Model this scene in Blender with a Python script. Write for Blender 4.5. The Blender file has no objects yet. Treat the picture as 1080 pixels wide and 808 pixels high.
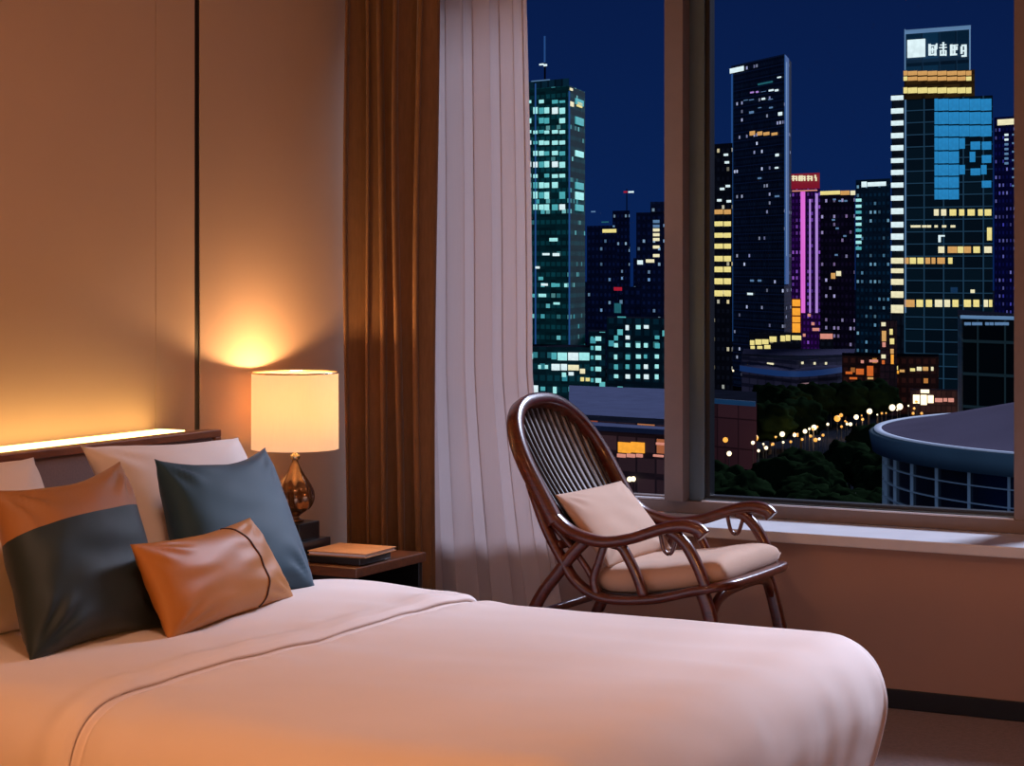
import bpy, bmesh, math, random
from mathutils import Vector, Matrix, noise
random.seed(7)
S = bpy.context.scene
COL = S.collection
PI = math.pi

# ------------------------------------------------------------------ helpers
def link(o, parent=None):
    COL.objects.link(o)
    if parent is not None:
        o.parent = parent
    return o

def mesh_obj(name, verts, faces, m=None, parent=None, smooth=False, mats=None, fm=None, uvs=None):
    me = bpy.data.meshes.new(name)
    me.from_pydata([tuple(v) for v in verts], [], faces)
    for x in (mats or ([m] if m else [])):
        me.materials.append(x)
    if fm:
        for p, i in zip(me.polygons, fm):
            p.material_index = i
    if uvs:
        lay = me.uv_layers.new(name='uv')
        for p, fu in zip(me.polygons, uvs):
            for li, c in zip(p.loop_indices, fu):
                lay.data[li].uv = c
    if smooth:
        for p in me.polygons:
            p.use_smooth = True
    me.update()
    return link(bpy.data.objects.new(name, me), parent)

def tag(o, label, cat, group=None, kind=None):
    o['label'] = label
    o['category'] = cat
    if group: o['group'] = group
    if kind: o['kind'] = kind
    return o

def struct(o):
    o['kind'] = 'structure'
    return o

def empty(name, loc, label, cat, group=None, rz=0):
    o = bpy.data.objects.new(name, None)
    o.location = loc
    o.rotation_euler = (0, 0, rz)
    link(o)
    return tag(o, label, cat, group)

def bevel(o, w=.004, seg=2, sharp=True):
    b = o.modifiers.new('bevel', 'BEVEL'); b.width = w; b.segments = seg; b.limit_method = 'ANGLE'
    return o

class MB:
    """collects pieces of one part"""
    def __init__(s): s.v = []; s.f = []
    def add(s, v, f):
        n = len(s.v); s.v += [Vector(x) for x in v]; s.f += [tuple(i + n for i in q) for q in f]
        return s
    def box(s, x0, x1, y0, y1, z0, z1, rz=0, c=None):
        v = [(x, y, z) for x in (x0, x1) for y in (y0, y1) for z in (z0, z1)]
        if rz:
            cx, cy = c or ((x0 + x1) / 2, (y0 + y1) / 2)
            v = [(cx + (x - cx) * math.cos(rz) - (y - cy) * math.sin(rz), cy + (x - cx) * math.sin(rz) + (y - cy) * math.cos(rz), z) for x, y, z in v]
        return s.add(v, [(0, 1, 3, 2), (4, 6, 7, 5), (0, 4, 5, 1), (2, 3, 7, 6), (0, 2, 6, 4), (1, 5, 7, 3)])
    def lathe(s, prof, n=48, c=(0, 0, 0), caps=True):
        v = []; f = []
        for r, z in prof:
            for k in range(n):
                a = 2 * PI * k / n
                v.append((c[0] + r * math.cos(a), c[1] + r * math.sin(a), c[2] + z))
        for i in range(len(prof) - 1):
            for k in range(n):
                a, b = i * n + k, i * n + (k + 1) % n
                f.append((a, b, b + n, a + n))
        if caps:
            f.append(tuple(reversed(range(n))))
            f.append(tuple(range((len(prof) - 1) * n, len(prof) * n)))
        return s.add(v, f)
    def sweep(s, path, refs, wid, thk, n=12, closed=False, ex=.6):
        """rounded section swept on path; wid across, thk along the reference direction"""
        m = len(path); v = []; f = []
        path = [Vector(p) for p in path]
        for i, p in enumerate(path):
            t = (path[min(i + 1, m - 1)] - path[max(i - 1, 0)]).normalized()
            r = Vector(refs[i] if isinstance(refs, list) else refs)
            nrm = (r - t * r.dot(t)).normalized(); b = t.cross(nrm)
            W = wid[i] if isinstance(wid, list) else wid
            T = thk[i] if isinstance(thk, list) else thk
            for k in range(n):
                a = 2 * PI * k / n
                cx, sx = math.cos(a), math.sin(a)
                v.append(p + b * (W / 2 * math.copysign(abs(cx) ** ex, cx)) + nrm * (T / 2 * math.copysign(abs(sx) ** ex, sx)))
        for i in range(m - 1):
            for k in range(n):
                a, b2 = i * n + k, i * n + (k + 1) % n
                f.append((a, b2, b2 + n, a + n))
        f.append(tuple(reversed(range(n)))); f.append(tuple(range((m - 1) * n, m * n)))
        return s.add(v, f)
    def build(s, name, m, parent=None, smooth=False):
        o = mesh_obj(name, s.v, s.f, m, parent, smooth)
        bm = bmesh.new(); bm.from_mesh(o.data); bmesh.ops.recalc_face_normals(bm, faces=bm.faces); bm.to_mesh(o.data); bm.free()
        return o

def spline(pts, n=8):
    pts = [Vector(p) for p in pts]
    out = []
    P = [pts[0] * 2 - pts[1]] + pts + [pts[-1] * 2 - pts[-2]]
    for i in range(1, len(P) - 2):
        for k in range(n):
            t = k / n
            a, b, c, d = P[i - 1], P[i], P[i + 1], P[i + 2]
            out.append(.5 * ((2 * b) + (c - a) * t + (2 * a - 5 * b + 4 * c - d) * t * t + (3 * b - a - 3 * c + d) * t ** 3))
    out.append(pts[-1])
    return out

# ------------------------------------------------------------------ materials
def srgb(r, g, b):
    f = lambda c: (c / 255) / 12.92 if c / 255 <= .04045 else ((c / 255 + .055) / 1.055) ** 2.4
    return (f(r), f(g), f(b), 1)

def new_mat(name):
    m = bpy.data.materials.new(name); m.use_nodes = True
    nt = m.node_tree
    return m, nt, nt.nodes['Principled BSDF'], nt.nodes['Material Output']

def mat(name, col, rough=.6, metal=0, noise_scale=None, var=.12, bump=0, bscale=200, stretch=(1, 1, 1), sheen=0, coat=0, spec=.5, distortion=0):
    m, nt, bs, out = new_mat(name)
    bs.inputs['Base Color'].default_value = col
    bs.inputs['Roughness'].default_value = rough
    bs.inputs['Metallic'].default_value = metal
    bs.inputs['Specular IOR Level'].default_value = spec
    if sheen:
        bs.inputs['Sheen Weight'].default_value = sheen
        bs.inputs['Sheen Roughness'].default_value = .4
    if coat:
        bs.inputs['Coat Weight'].default_value = coat; bs.inputs['Coat Roughness'].default_value = .12
    L = nt.links
    tc = nt.nodes.new('ShaderNodeTexCoord'); mp = nt.nodes.new('ShaderNodeMapping')
    mp.inputs['Scale'].default_value = stretch
    L.new(tc.outputs['Object'], mp.inputs['Vector'])
    if noise_scale:
        n = nt.nodes.new('ShaderNodeTexNoise'); n.inputs['Scale'].default_value = noise_scale; n.inputs['Detail'].default_value = 5
        n.inputs['Distortion'].default_value = distortion
        L.new(mp.outputs[0], n.inputs['Vector'])
        r = nt.nodes.new('ShaderNodeValToRGB')
        r.color_ramp.elements[0].position = .3; r.color_ramp.elements[1].position = .7
        r.color_ramp.elements[0].color = tuple(c * (1 - var) for c in col[:3]) + (1,)
        r.color_ramp.elements[1].color = tuple(min(1, c * (1 + var)) for c in col[:3]) + (1,)
        L.new(n.outputs['Fac'], r.inputs['Fac']); L.new(r.outputs['Color'], bs.inputs['Base Color'])
    if bump:
        n2 = nt.nodes.new('ShaderNodeTexNoise'); n2.inputs['Scale'].default_value = bscale; n2.inputs['Detail'].default_value = 3
        L.new(mp.outputs[0], n2.inputs['Vector'])
        b = nt.nodes.new('ShaderNodeBump'); b.inputs['Strength'].default_value = bump; b.inputs['Distance'].default_value = .002
        L.new(n2.outputs['Fac'], b.inputs['Height']); L.new(b.outputs[0], bs.inputs['Normal'])
    return m

def emit(name, col, strength=1.0, base=(.02, .02, .02, 1)):
    m, nt, bs, out = new_mat(name)
    bs.inputs['Base Color'].default_value = base
    bs.inputs['Emission Color'].default_value = col
    bs.inputs['Emission Strength'].default_value = strength
    # slight unevenness of a lit pane
    tc = nt.nodes.new('ShaderNodeTexCoord'); n = nt.nodes.new('ShaderNodeTexNoise'); n.inputs['Scale'].default_value = 3
    r = nt.nodes.new('ShaderNodeMapRange'); r.inputs[3].default_value = .75 * strength; r.inputs[4].default_value = 1.25 * strength
    nt.links.new(tc.outputs['Object'], n.inputs['Vector']); nt.links.new(n.outputs['Fac'], r.inputs[0]); nt.links.new(r.outputs[0], bs.inputs['Emission Strength'])
    return m

def sheer_mat(name, col, transp):
    m, nt, bs, out = new_mat(name)
    nt.nodes.remove(bs)
    d = nt.nodes.new('ShaderNodeBsdfDiffuse'); t = nt.nodes.new('ShaderNodeBsdfTranslucent'); tr = nt.nodes.new('ShaderNodeBsdfTransparent')
    d.inputs[0].default_value = col; t.inputs[0].default_value = col
    n = nt.nodes.new('ShaderNodeTexNoise'); n.inputs['Scale'].default_value = 300
    mp = nt.nodes.new('ShaderNodeMapping'); mp.inputs['Scale'].default_value = (1, 1, .02)
    tc = nt.nodes.new('ShaderNodeTexCoord')
    nt.links.new(tc.outputs['Object'], mp.inputs[0]); nt.links.new(mp.outputs[0], n.inputs['Vector'])
    mr = nt.nodes.new('ShaderNodeMapRange'); mr.inputs[3].default_value = transp * .5; mr.inputs[4].default_value = transp * 1.5
    nt.links.new(n.outputs['Fac'], mr.inputs[0])
    a = nt.nodes.new('ShaderNodeMixShader'); a.inputs[0].default_value = .4
    b = nt.nodes.new('ShaderNodeMixShader')
    nt.links.new(d.outputs[0], a.inputs[1]); nt.links.new(t.outputs[0], a.inputs[2])
    nt.links.new(mr.outputs[0], b.inputs[0]); nt.links.new(a.outputs[0], b.inputs[1]); nt.links.new(tr.outputs[0], b.inputs[2])
    nt.links.new(b.outputs[0], out.inputs['Surface'])
    return m

def glass_mat():
    m, nt, bs, out = new_mat('window glass')
    nt.nodes.remove(bs)
    tr = nt.nodes.new('ShaderNodeBsdfTransparent'); tr.inputs[0].default_value = (.93, .96, .98, 1)
    g = nt.nodes.new('ShaderNodeBsdfGlossy'); g.inputs['Roughness'].default_value = .02; g.inputs[0].default_value = (.5, .5, .5, 1)
    f = nt.nodes.new('ShaderNodeFresnel'); f.inputs[0].default_value = 1.02
    x = nt.nodes.new('ShaderNodeMixShader')
    nt.links.new(f.outputs[0], x.inputs[0]); nt.links.new(tr.outputs[0], x.inputs[1]); nt.links.new(g.outputs[0], x.inputs[2])
    nt.links.new(x.outputs[0], out.inputs['Surface'])
    return m

M = {}
M['wall'] = mat('wall panel', srgb(196, 168, 146), .7, noise_scale=2.5, var=.02, bump=.15, bscale=350)
M['wall_plain'] = mat('painted wall', srgb(172, 138, 122), .75, noise_scale=3, var=.03, bump=.1, bscale=150)
M['ceiling'] = mat('ceiling paint', srgb(215, 205, 195), .8, noise_scale=3, var=.02)
M['groove'] = mat('shadow groove metal', srgb(26, 20, 18), .5, metal=.3, noise_scale=20)
M['carpet'] = mat('carpet', srgb(120, 96, 92), .95, noise_scale=60, var=.25, bump=.8, bscale=500, sheen=.3)
M['base'] = mat('dark baseboard', srgb(18, 15, 15), .5, noise_scale=12)
M['sill'] = mat('white stone sill', srgb(215, 215, 220), .35, noise_scale=9, var=.05)
M['frame'] = mat('bronze anodised window frame', srgb(128, 112, 106), .5, metal=.1, noise_scale=18, var=.04)
M['gasket'] = mat('black gasket', srgb(14, 14, 16), .4, noise_scale=30)
M['glass'] = glass_mat()
M['drape'] = mat('brown drape', srgb(122, 86, 54), .85, noise_scale=120, var=.12, bump=.3, bscale=600, stretch=(1, 1, .15), sheen=.3)
M['sheer'] = sheer_mat('sheer voile', srgb(232, 222, 222), .06)
M['wood'] = mat('dark walnut', srgb(100, 58, 34), .35, noise_scale=9, var=.35, stretch=(1, 8, 8), coat=.3, distortion=.6)
M['walnut'] = mat('headboard walnut trim', srgb(128, 76, 46), .4, noise_scale=9, var=.3, stretch=(8, 1, 8), distortion=.6)
M['headfab'] = mat('headboard upholstery', srgb(126, 104, 102), .9, noise_scale=150, var=.1, bump=.4, bscale=400, sheen=.4)
M['black'] = mat('black lacquer', srgb(20, 16, 15), .35, noise_scale=15, coat=.3)
M['leather'] = mat('tan leather', srgb(200, 140, 84), .45, noise_scale=40, var=.12, bump=.3, bscale=250)
M['linen'] = mat('white cotton bed linen', srgb(226, 212, 206), .8, noise_scale=4, var=.02, bump=.12, bscale=700, sheen=.15)
M['pillow'] = mat('white pillow cotton', srgb(226, 212, 204), .8, noise_scale=4, var=.02, bump=.12, bscale=600, sheen=.15)
M['tan_satin'] = mat('tan satin', srgb(158, 108, 62), .6, noise_scale=5, var=.06, bump=.1, bscale=500, sheen=.1)
M['teal'] = mat('teal velvet', srgb(8, 54, 74), .7, noise_scale=6, var=.12, bump=.15, bscale=500, sheen=.12)
M['darkteal'] = mat('dark teal velvet', srgb(15, 38, 46), .6, noise_scale=6, var=.15, bump=.15, bscale=500, sheen=.1)
M['ochre'] = mat('ochre leather', srgb(176, 114, 50), .5, noise_scale=5, var=.07, bump=.12, bscale=400)
M['seam'] = mat('dark seam cord', srgb(60, 32, 18), .7, noise_scale=60)
M['rose'] = mat('bentwood stained red brown', srgb(88, 38, 24), .3, noise_scale=14, var=.4, stretch=(1, 6, 6), coat=.5, distortion=.8)
M['ebony'] = mat('dark spindle wood', srgb(40, 22, 20), .4, noise_scale=20, var=.3, stretch=(6, 6, 1))
M['sling'] = mat('pale woven backing', srgb(226, 220, 216), .85, noise_scale=200, var=.1, bump=.3, bscale=500)
M['cream'] = mat('beige cushion cotton', srgb(196, 158, 132), .85, noise_scale=5, var=.04, bump=.25, bscale=500, sheen=.2)
M['bronze'] = mat('smoked bronze glass', srgb(132, 92, 54), .12, metal=.75, noise_scale=6, var=.5, coat=1)
M['brass'] = mat('pale brass', srgb(214, 190, 150), .25, metal=.9, noise_scale=20)

# ------------------------------------------------------------------ camera
cam = bpy.data.cameras.new('camera'); cam.sensor_width = 36; cam.lens = 2180 / 1080 * 36
cam.shift_y = -124 / 1080; cam.clip_end = 6000; cam.clip_start = .05
co = bpy.data.objects.new('camera', cam); link(co)
CZ = 1.52
co.location = (0, 0, CZ); co.rotation_euler = (PI / 2, 0, math.asin(.4758))
S.camera = co
S.view_settings.view_transform = 'Standard'; S.view_settings.look = 'None'; S.view_settings.gamma = 1
S.view_settings.exposure = 0.0
S.view_settings.use_curve_mapping = False

# ------------------------------------------------------------------ room shell
WL = -4.13      # headboard wall
WW = 6.87       # window wall, room face
CH = 3.00
RX, RY = 2.4, -1.6

struct(MB().box(WL - .2, RX + .2, RY - .2, 7.35, -.12, 0).build('floor', M['carpet']))
struct(MB().box(WL - .2, RX + .2, RY - .2, 7.35, CH, CH + .12).build('ceiling', M['ceiling']))
# headboard wall: fabric panels separated by thin joints and one dark metal groove
wl = MB().box(WL - .2, WL - .02, RY, 7.35, 0, CH).build('wall_left', M['wall']); struct(wl)
joints = [RY, 3.2, 5.25, 5.455]
for a, b in zip(joints[:-1], joints[1:]):
    bevel(MB().box(WL - .02, WL, a + .0012, b - .0012, 0.0, CH).build('panel', M['wall'], wl), .0015)
bevel(MB().box(WL - .02, WL, 5.482, 7.35, 0.0, CH).build('panel', M['wall'], wl), .0015)
MB().box(WL - .018, WL - .004, 5.455, 5.482, 0.0, CH).build('groove_strip', M['groove'], wl)
struct(MB().box(RX, RX + .2, RY, WW, 0, CH).build('wall_right', M['wall_plain']))
struct(MB().box(WL, RX, RY - .2, RY, 0, CH).build('wall_front', M['wall_plain']))
SZ = .585; WT = 2.94; WR = -1.73
WE = -.42  # opening widened out of view to let more light onto the bed foot
ww = MB()
ww.box(WL, RX, WW, 7.35, 0, SZ - .04)
ww.box(WL, RX, WW, 7.35, WT, CH)
ww.box(WE, RX, WW, 7.35, SZ - .04, WT)
struct(ww.build('wall_back', M['wall_plain']))
struct(bevel(MB().box(WL, RX - .0, WW - .014, WW, 0, .066).build('baseboard_back', M['base']), .003))
struct(bevel(MB().box(RX - .014, RX, RY, WW - .014, 0, .105).build('baseboard_right', M['base']), .003))
# window
win = MB().box(WL + .0, WE, 7.20, 7.27, WT - .06, WT)
win.box(WE - .08, WE, 7.18, 7.27, .632, WT - .06)
win.box(WL, WE, 7.17, 7.27, SZ, .632)
win.box(WL, WL + .08, 7.18, 7.27, .632, WT - .06)
win.box(-3.205, -3.128, 7.13, 7.27, .632, WT - .06)
win.box(-1.89, WR, 7.17, 7.27, .632, WT - .06)
wo = bevel(win.build('window_1', M['frame']), .003); struct(wo)
cs = MB()                       # casement frame of the right light
x0, x1, z0, z1 = -3.128, -1.89, .632, WT - .06
cs.box(x0, x0 + .062, 7.19, 7.25, z0, z1).box(x0 + .062, x1, 7.19, 7.25, z0, z0 + .012).box(x0 + .062, x1, 7.19, 7.25, z1 - .03, z1)
bevel(cs.build('sash_frame', mat('sash metal with sky tint', srgb(92, 112, 124), .35, metal=.5, noise_scale=18, var=.04), wo), .002)  # bluish sky reflection is put into the sash colour
MB().box(x0 + .06, x1, 7.168, 7.19, .632, .6375).build('glazing_bead', M['sill'], wo)  # pale material stands in for light on the bead's top
MB().box(WL + .08, -3.205, 7.168, 7.19, .632, .6375).build('glazing_bead', M['sill'], wo)
gk = MB().box(x0 + .062, x0 + .08, 7.2, 7.245, z0 + .012, z1 - .03).box(x0 + .08, x1, 7.2, 7.245, z0 + .012, z0 + .022)
gk.build('gasket', M['gasket'], wo)
lz = MB().box(WL + .08, -3.205, 7.2, 7.24, .632, .643); lz.build('glazing_bead', M['frame'], wo)
MB().box(x0 + .08, x1, 7.222, 7.23, z0 + .022, z1 - .03).build('pane', M['glass'], wo)
MB().box(WL + .08, -3.205, 7.222, 7.23, .643, WT - .06).build('pane', M['glass'], wo)
MB().box(WR, WE - .08, 7.222, 7.23, .632, WT - .06).build('pane', M['glass'], wo)  # unseen third pane, added with the widened opening
sl = bevel(MB().box(WL, RX, WW - .045, 7.17, SZ - .038, SZ).build('window_sill', M['sill'], wo), .004)

# ------------------------------------------------------------------ curtains
def ribbon(name, pts_fn, nu, zs, m, parent=None, thick=.003):
    v = []; f = []
    for j, z in enumerate(zs):
        for i in range(nu + 1):
            v.append(pts_fn(i / nu, z))
    for j in range(len(zs) - 1):
        for i in range(nu):
            a = j * (nu + 1) + i
            f.append((a, a + 1, a + nu + 2, a + nu + 1))
    o = mesh_obj(name, v, f, m, parent, True)
    s = o.modifiers.new('solid', 'SOLIDIFY'); s.thickness = thick
    return o
zs = [.012 + (CH - .03) * k / 40 for k in range(41)]
def drape(t, z):
    n = 5.5
    ph = 2 * PI * n * t + .7 * math.sin(5 * t + .9) + .25 * math.sin(z * 1.3 + t * 9)
    amp = .066 * (.75 + .25 * math.sin(11 * t + 1)) * (1 - .15 * math.cos(z * 2))
    u = -4.085 + .40 * t + .016 * math.sin(2 * ph) * (.5 + .5 * t) + .012 * math.sin(z * .9 + 4 * t)
    w = 6.27 + amp * math.sin(ph) - .02 * t + .012 * math.sin(z * 2.1 + 9 * t)
    return (u, w, z)
cur = empty('drape', (-3.9, 6.27, 0), 'heavy brown floor-length drape hanging in folds behind the glowing lamp', 'curtain')
o = ribbon('cloth', lambda t, z: (Vector(drape(t, z)) - Vector((-3.9, 6.27, 0))), 220, zs, M['drape'], cur)
def sheer(t, z):
    fl = max(0, 1 - z / 1.15) ** 1.3       # spreads towards the floor
    n = 5
    ph = 2 * PI * n * t + 1.1 * math.sin(4 * t + 2) + .15 * math.sin(z * 1.1)
    amp = .030 * (.5 + .5 * math.sin(7 * t + .5) ** 2) * (1 - .6 * t)
    u = -4.06 + (.515 + .17 * fl + .02 * math.sin(z * 1.3)) * t + .010 * math.sin(2 * ph)
    w = 6.64 + .04 * t + .05 * fl * t + amp * math.sin(ph)
    return (u, w, z)
shr = empty('sheer_curtain', (-3.8, 6.65, 0), 'pale translucent sheer curtain between the brown drape and the city view', 'curtain')
ribbon('cloth', lambda t, z: (Vector(sheer(t, z)) - Vector((-3.8, 6.65, 0))), 220, zs, M['sheer'], shr, .0015)
tr = MB().box(WL + .02, RX - .02, 6.2, 6.25, CH - .035, CH - .004).box(WL + .02, RX - .02, 6.62, 6.66, CH - .035, CH - .004).build('curtain_track', M['frame'])
tag(tr, 'pair of slim curtain tracks fixed under the ceiling', 'curtain track')

# ------------------------------------------------------------------ headboard with light cove
HB = empty('headboard', (-3.88, 4.2, 0), 'upholstered headboard with walnut edge and glowing light strip on top', 'headboard')
def hb(mb, name, m, bw=.003):
    o = mb.build(name, m); 
    for v in o.data.vertices: v.co -= Vector((-3.88, 4.2, 0))
    o.parent = HB
    return bevel(o, bw) if bw else o
HY0, HY1 = 1.9, 5.25
hb(MB().box(-3.905, -3.88, HY0 + .03, HY1 - .03, .08, .985), 'upholstered_panel', M['headfab'], .008)
hb(MB().box(-3.925, -3.872, HY0, HY1, .985, 1.008).box(-3.925, -3.872, HY1 - .03, HY1, .0, .985).box(-3.925, -3.872, HY0, HY0 + .03, .0, .985), 'edge_frame', M['walnut'])
hb(MB().box(-4.11, -3.925, HY0, HY1, .0, .990), 'core', M['walnut'], 0)
M['led'] = emit('led strip', srgb(255, 206, 120), 6)
hb(MB().box(-4.10, -4.00, HY0 + .02, HY1 - .02, .990, 1.002), 'light_strip', M['led'], 0)

# ------------------------------------------------------------------ bed
BU0, BU1, BW0, BW1 = -3.865, -1.615, 3.27, 5.07
ZT = .60
bed = empty('bed', (-2.8, 4.17, 0), 'double bed base and mattress under the white duvet', 'bed')
def rel(o, p):
    for v in o.data.vertices: v.co -= Vector(p.location)
    o.parent = p
    return o
rel(bevel(MB().box(BU0 + .01, BU1 - .10, BW0 + .12, BW1 - .12, .30, .545).build('mattress', M['linen']), .05, 4), bed)
M['bedbase'] = mat('pale grey bed base', srgb(150, 156, 172), .6, noise_scale=40, var=.06)
rel(bevel(MB().box(BU0 + .01, BU1 - .06, BW0 + .09, BW1 - .045, .07, .272).build('base', M['bedbase']), .02, 3), bed)
for x in (BU0 + .15, BU1 - .25):
    for y in (BW0 + .2, BW1 - .2):
        rel(MB().lathe([(.022, 0), (.022, .07)], 16, (x, y, 0)).build('leg', M['black'], None, True), bed)

R_OUT, R_DN = .17, .16
def surf(p, q, zoff=0.0, hem=.245):
    """duvet surface; p,q run over the cloth, folding down past the core rectangle"""
    cu1 = BU1 - R_OUT; cw0, cw1 = BW0 + R_OUT, BW1 - R_OUT
    du = max(0, p - cu1); dw = (q - cw1) if q > cw1 else ((q - cw0) if q < cw0 else 0)
    e = math.hypot(du, dw)
    x, y = min(p, cu1), min(max(q, cw0), cw1)
    if e < 1e-9:
        pos = Vector((x, y, ZT)); nrm = Vector((0, 0, 1)); dn = 0
    else:
        d = Vector((du / e, dw / e, 0)); arc = .27
        if e < arc:
            a = e / arc * PI / 2
            out = R_OUT * math.sin(a) ** .92; dn = R_DN * (1 - math.cos(a)) 
            nrm = d * math.sin(a) + Vector((0, 0, math.cos(a)))
        else:
            dn = min(R_DN + (e - arc), ZT - hem); k = (dn - R_DN) / (ZT - hem - R_DN)
            out = R_OUT - .045 * k ** 1.6; nrm = d
        pos = Vector((x, y, ZT - dn)) + d * out
    # soft puffs and creases
    cx = (p - (BU0 + BU1) / 2) / 1.1; cy = (q - 4.17) / .9
    puff = .012 * (1 - min(1, cx * cx)) * (1 - min(1, cy * cy))
    n1 = noise.noise(Vector((p * 1.3, q * 2.2, 3.1))) * .010
    n2 = noise.noise(Vector((p * 2.2 + q * 1.2, q * 7 - p * 1.5, 9.0))) * .0055 * (1 - .8 * min(1, e / .15))
    side = min(1, e / .2)
    n3 = noise.noise(Vector((p * 9, q * 9, pos.z * 2.5))) * .005 * side
    # gathered pleats at the foot corner
    if du > 0.02 and abs(dw) > .02:
        ang = math.atan2(abs(dw), du); n3 += .006 * math.sin(ang * 16) * min(1, e / .3)
    return pos + nrm * (puff + n1 + n2 + n3 + zoff), nrm

def grid_cloth(name, ps, qs, m, fn, parent=None, thick=0, sub=0):
    v = [fn(p, q) for p in ps for q in qs]
    nq = len(qs)
    f = [(i * nq + j, (i + 1) * nq + j, (i + 1) * nq + j + 1, i * nq + j + 1) for i in range(len(ps) - 1) for j in range(nq - 1)]
    o = mesh_obj(name, v, f, m, parent, True)
    if thick:
        s = o.modifiers.new('solid', 'SOLIDIFY'); s.thickness = thick; s.offset = -1
    return o
def lin(a, b, n): return [a + (b - a) * i / (n - 1) for i in range(n)]
FU = -2.81
duv = empty('duvet', (-2.8, 4.17, .6), 'white duvet spread over the bed with its head end turned down', 'duvet')
EXT = .27 + .20
def off(fn):
    return lambda p, q: fn(p, q) - Vector((-2.8, 4.17, .6))
def duv_fn(p, q):
    edge = FU + .035 * noise.noise(Vector((q * 1.5, 0, 5))) 
    s, n = surf(p, q)
    g = -.016 * math.exp(-((p - edge - .012) / .010) ** 2)     # tight valley under the fold
    r = .005 * math.exp(-((p - edge - .07) / .045) ** 2) * (1 + noise.noise(Vector((q * 14, p * 5, 1))))
    return s + n * (g + r)
ps = lin(-3.0, FU - .05, 8) + lin(FU - .045, FU + .15, 60) + lin(FU + .16, BU1 - R_OUT + EXT, 130)
qs = lin(BW0 + R_OUT - EXT, BW1 - R_OUT + EXT, 190)
grid_cloth('cover', ps, qs, M['linen'], off(duv_fn), duv, .012)
def flap_fn(p, q):
    edge = FU + .035 * noise.noise(Vector((q * 1.5, 0, 5)))
    t = (p - BU0) / (FU - BU0)
    pp = BU0 + t * (edge - BU0)
    s, n = surf(pp, q, 0)
    k = max(0, (t - .8) / .2)
    h = .016 + .006 * math.exp(-((t - .955) / .03) ** 2) - .012 * max(0, (t - .985) / .015)
    wr = .012 * noise.noise(Vector((q * 8 + pp * 2, pp * 10, 4))) * k * (1 - max(0, (t - .96) / .04))
    lump = .014 * math.exp(-((pp + 3.12) / .20) ** 2) * min(1, max(0, (q - 4.3) / .5)) - .012 * math.exp(-((pp + 3.42) / .10) ** 2) * min(1, max(0, (q - 4.5) / .4))
    return s + n * (h + wr + lump)
ps = lin(BU0, FU - .25, 50) + lin(FU - .245, FU, 60)
grid_cloth('turned_down_edge', ps, lin(BW0 + R_OUT - EXT + .01, BW1 - R_OUT + EXT - .01, 190), M['linen'], off(flap_fn), duv, .010)

# ------------------------------------------------------------------ pillows
def pillow(name, bl, br, tl, trr, T, m, label, cat, n=44, pinch=.05, wrinkle=.004, seed=0, group=None, split=None, corner=1.0, sag=0.0, piping=None, dip=None):
    """closed cushion between four corners; T is the full thickness"""
    bl, br, tl, trr = map(Vector, (bl, br, tl, trr))
    c = (bl + br + tl + trr) / 4
    nn = ((br - bl).cross(tl - bl)).normalized()
    def pt(a, b, side):
        x, y = 2 * a - 1, 2 * b - 1
        # edges draw inwards between the corners
        x2 = x * (1 - pinch * (1 - y * y) * abs(x) ** 3); y2 = y * (1 - (dip if dip is not None and y > 0 else pinch) * (1 - abs(x) ** 1.6) * abs(y) ** 3)
        a2, b2 = (x2 + 1) / 2, (y2 + 1) / 2
        base = bl * (1 - a2) * (1 - b2) + br * a2 * (1 - b2) + tl * (1 - a2) * b2 + trr * a2 * b2
        e = max(0, (1 - abs(x) ** 2.6)) ** .55 * max(0, (1 - abs(y) ** 2.6)) ** .55
        h = T / 2 * e * (1 - .25 * y * sag)
        w = wrinkle * noise.noise(Vector((x * 2.2 + seed, y * 3.1, side + seed))) * e
        rr = math.hypot(1 - abs(x), 1 - abs(y))
        w += wrinkle * 1.4 * math.sin(14 * math.atan2(1 - abs(y), 1 - abs(x) + 1e-6) + seed) * math.exp(-((rr - .35) / .25) ** 2) * e
        return base + nn * side * (h + w) - c
    v = []; f = []; idx = {}
    def vid(i, j, s):
        if i in (0, n) or j in (0, n): s = 0
        k = (i, j, s)
        if k not in idx:
            idx[k] = len(v); v.append(pt(i / n, j / n, s if s else 0))
        return idx[k]
    fj = []
    for s in (1, -1):
        for i in range(n):
            for j in range(n):
                q = (vid(i, j, s), vid(i + 1, j, s), vid(i + 1, j + 1, s), vid(i, j + 1, s))
                f.append(q if s == 1 else tuple(reversed(q))); fj.append(j)
    if split is None and not piping:
        o = mesh_obj(name, v, f, m, None, True); o.location = c
        return tag(o, label, cat, group)
    root = empty(name, c, label, cat, group)
    if split is not None:
        (k, m2, n1, n2) = split
        mesh_obj(n1, v, [q for q, j in zip(f, fj) if j < k], m, root, True)
        mesh_obj(n2, v, [q for q, j in zip(f, fj) if j >= k], m2, root, True)
    else:
        mesh_obj('cover', v, f, m, root, True)
    if piping:
        side, path = piping
        pts = [pt(a, b, 1) + nn * .0015 for a, b in path]
        MB().sweep(pts, tuple(nn), .005, .005, 8).build('seam', M['seam'], root, True)
    return root

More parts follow.
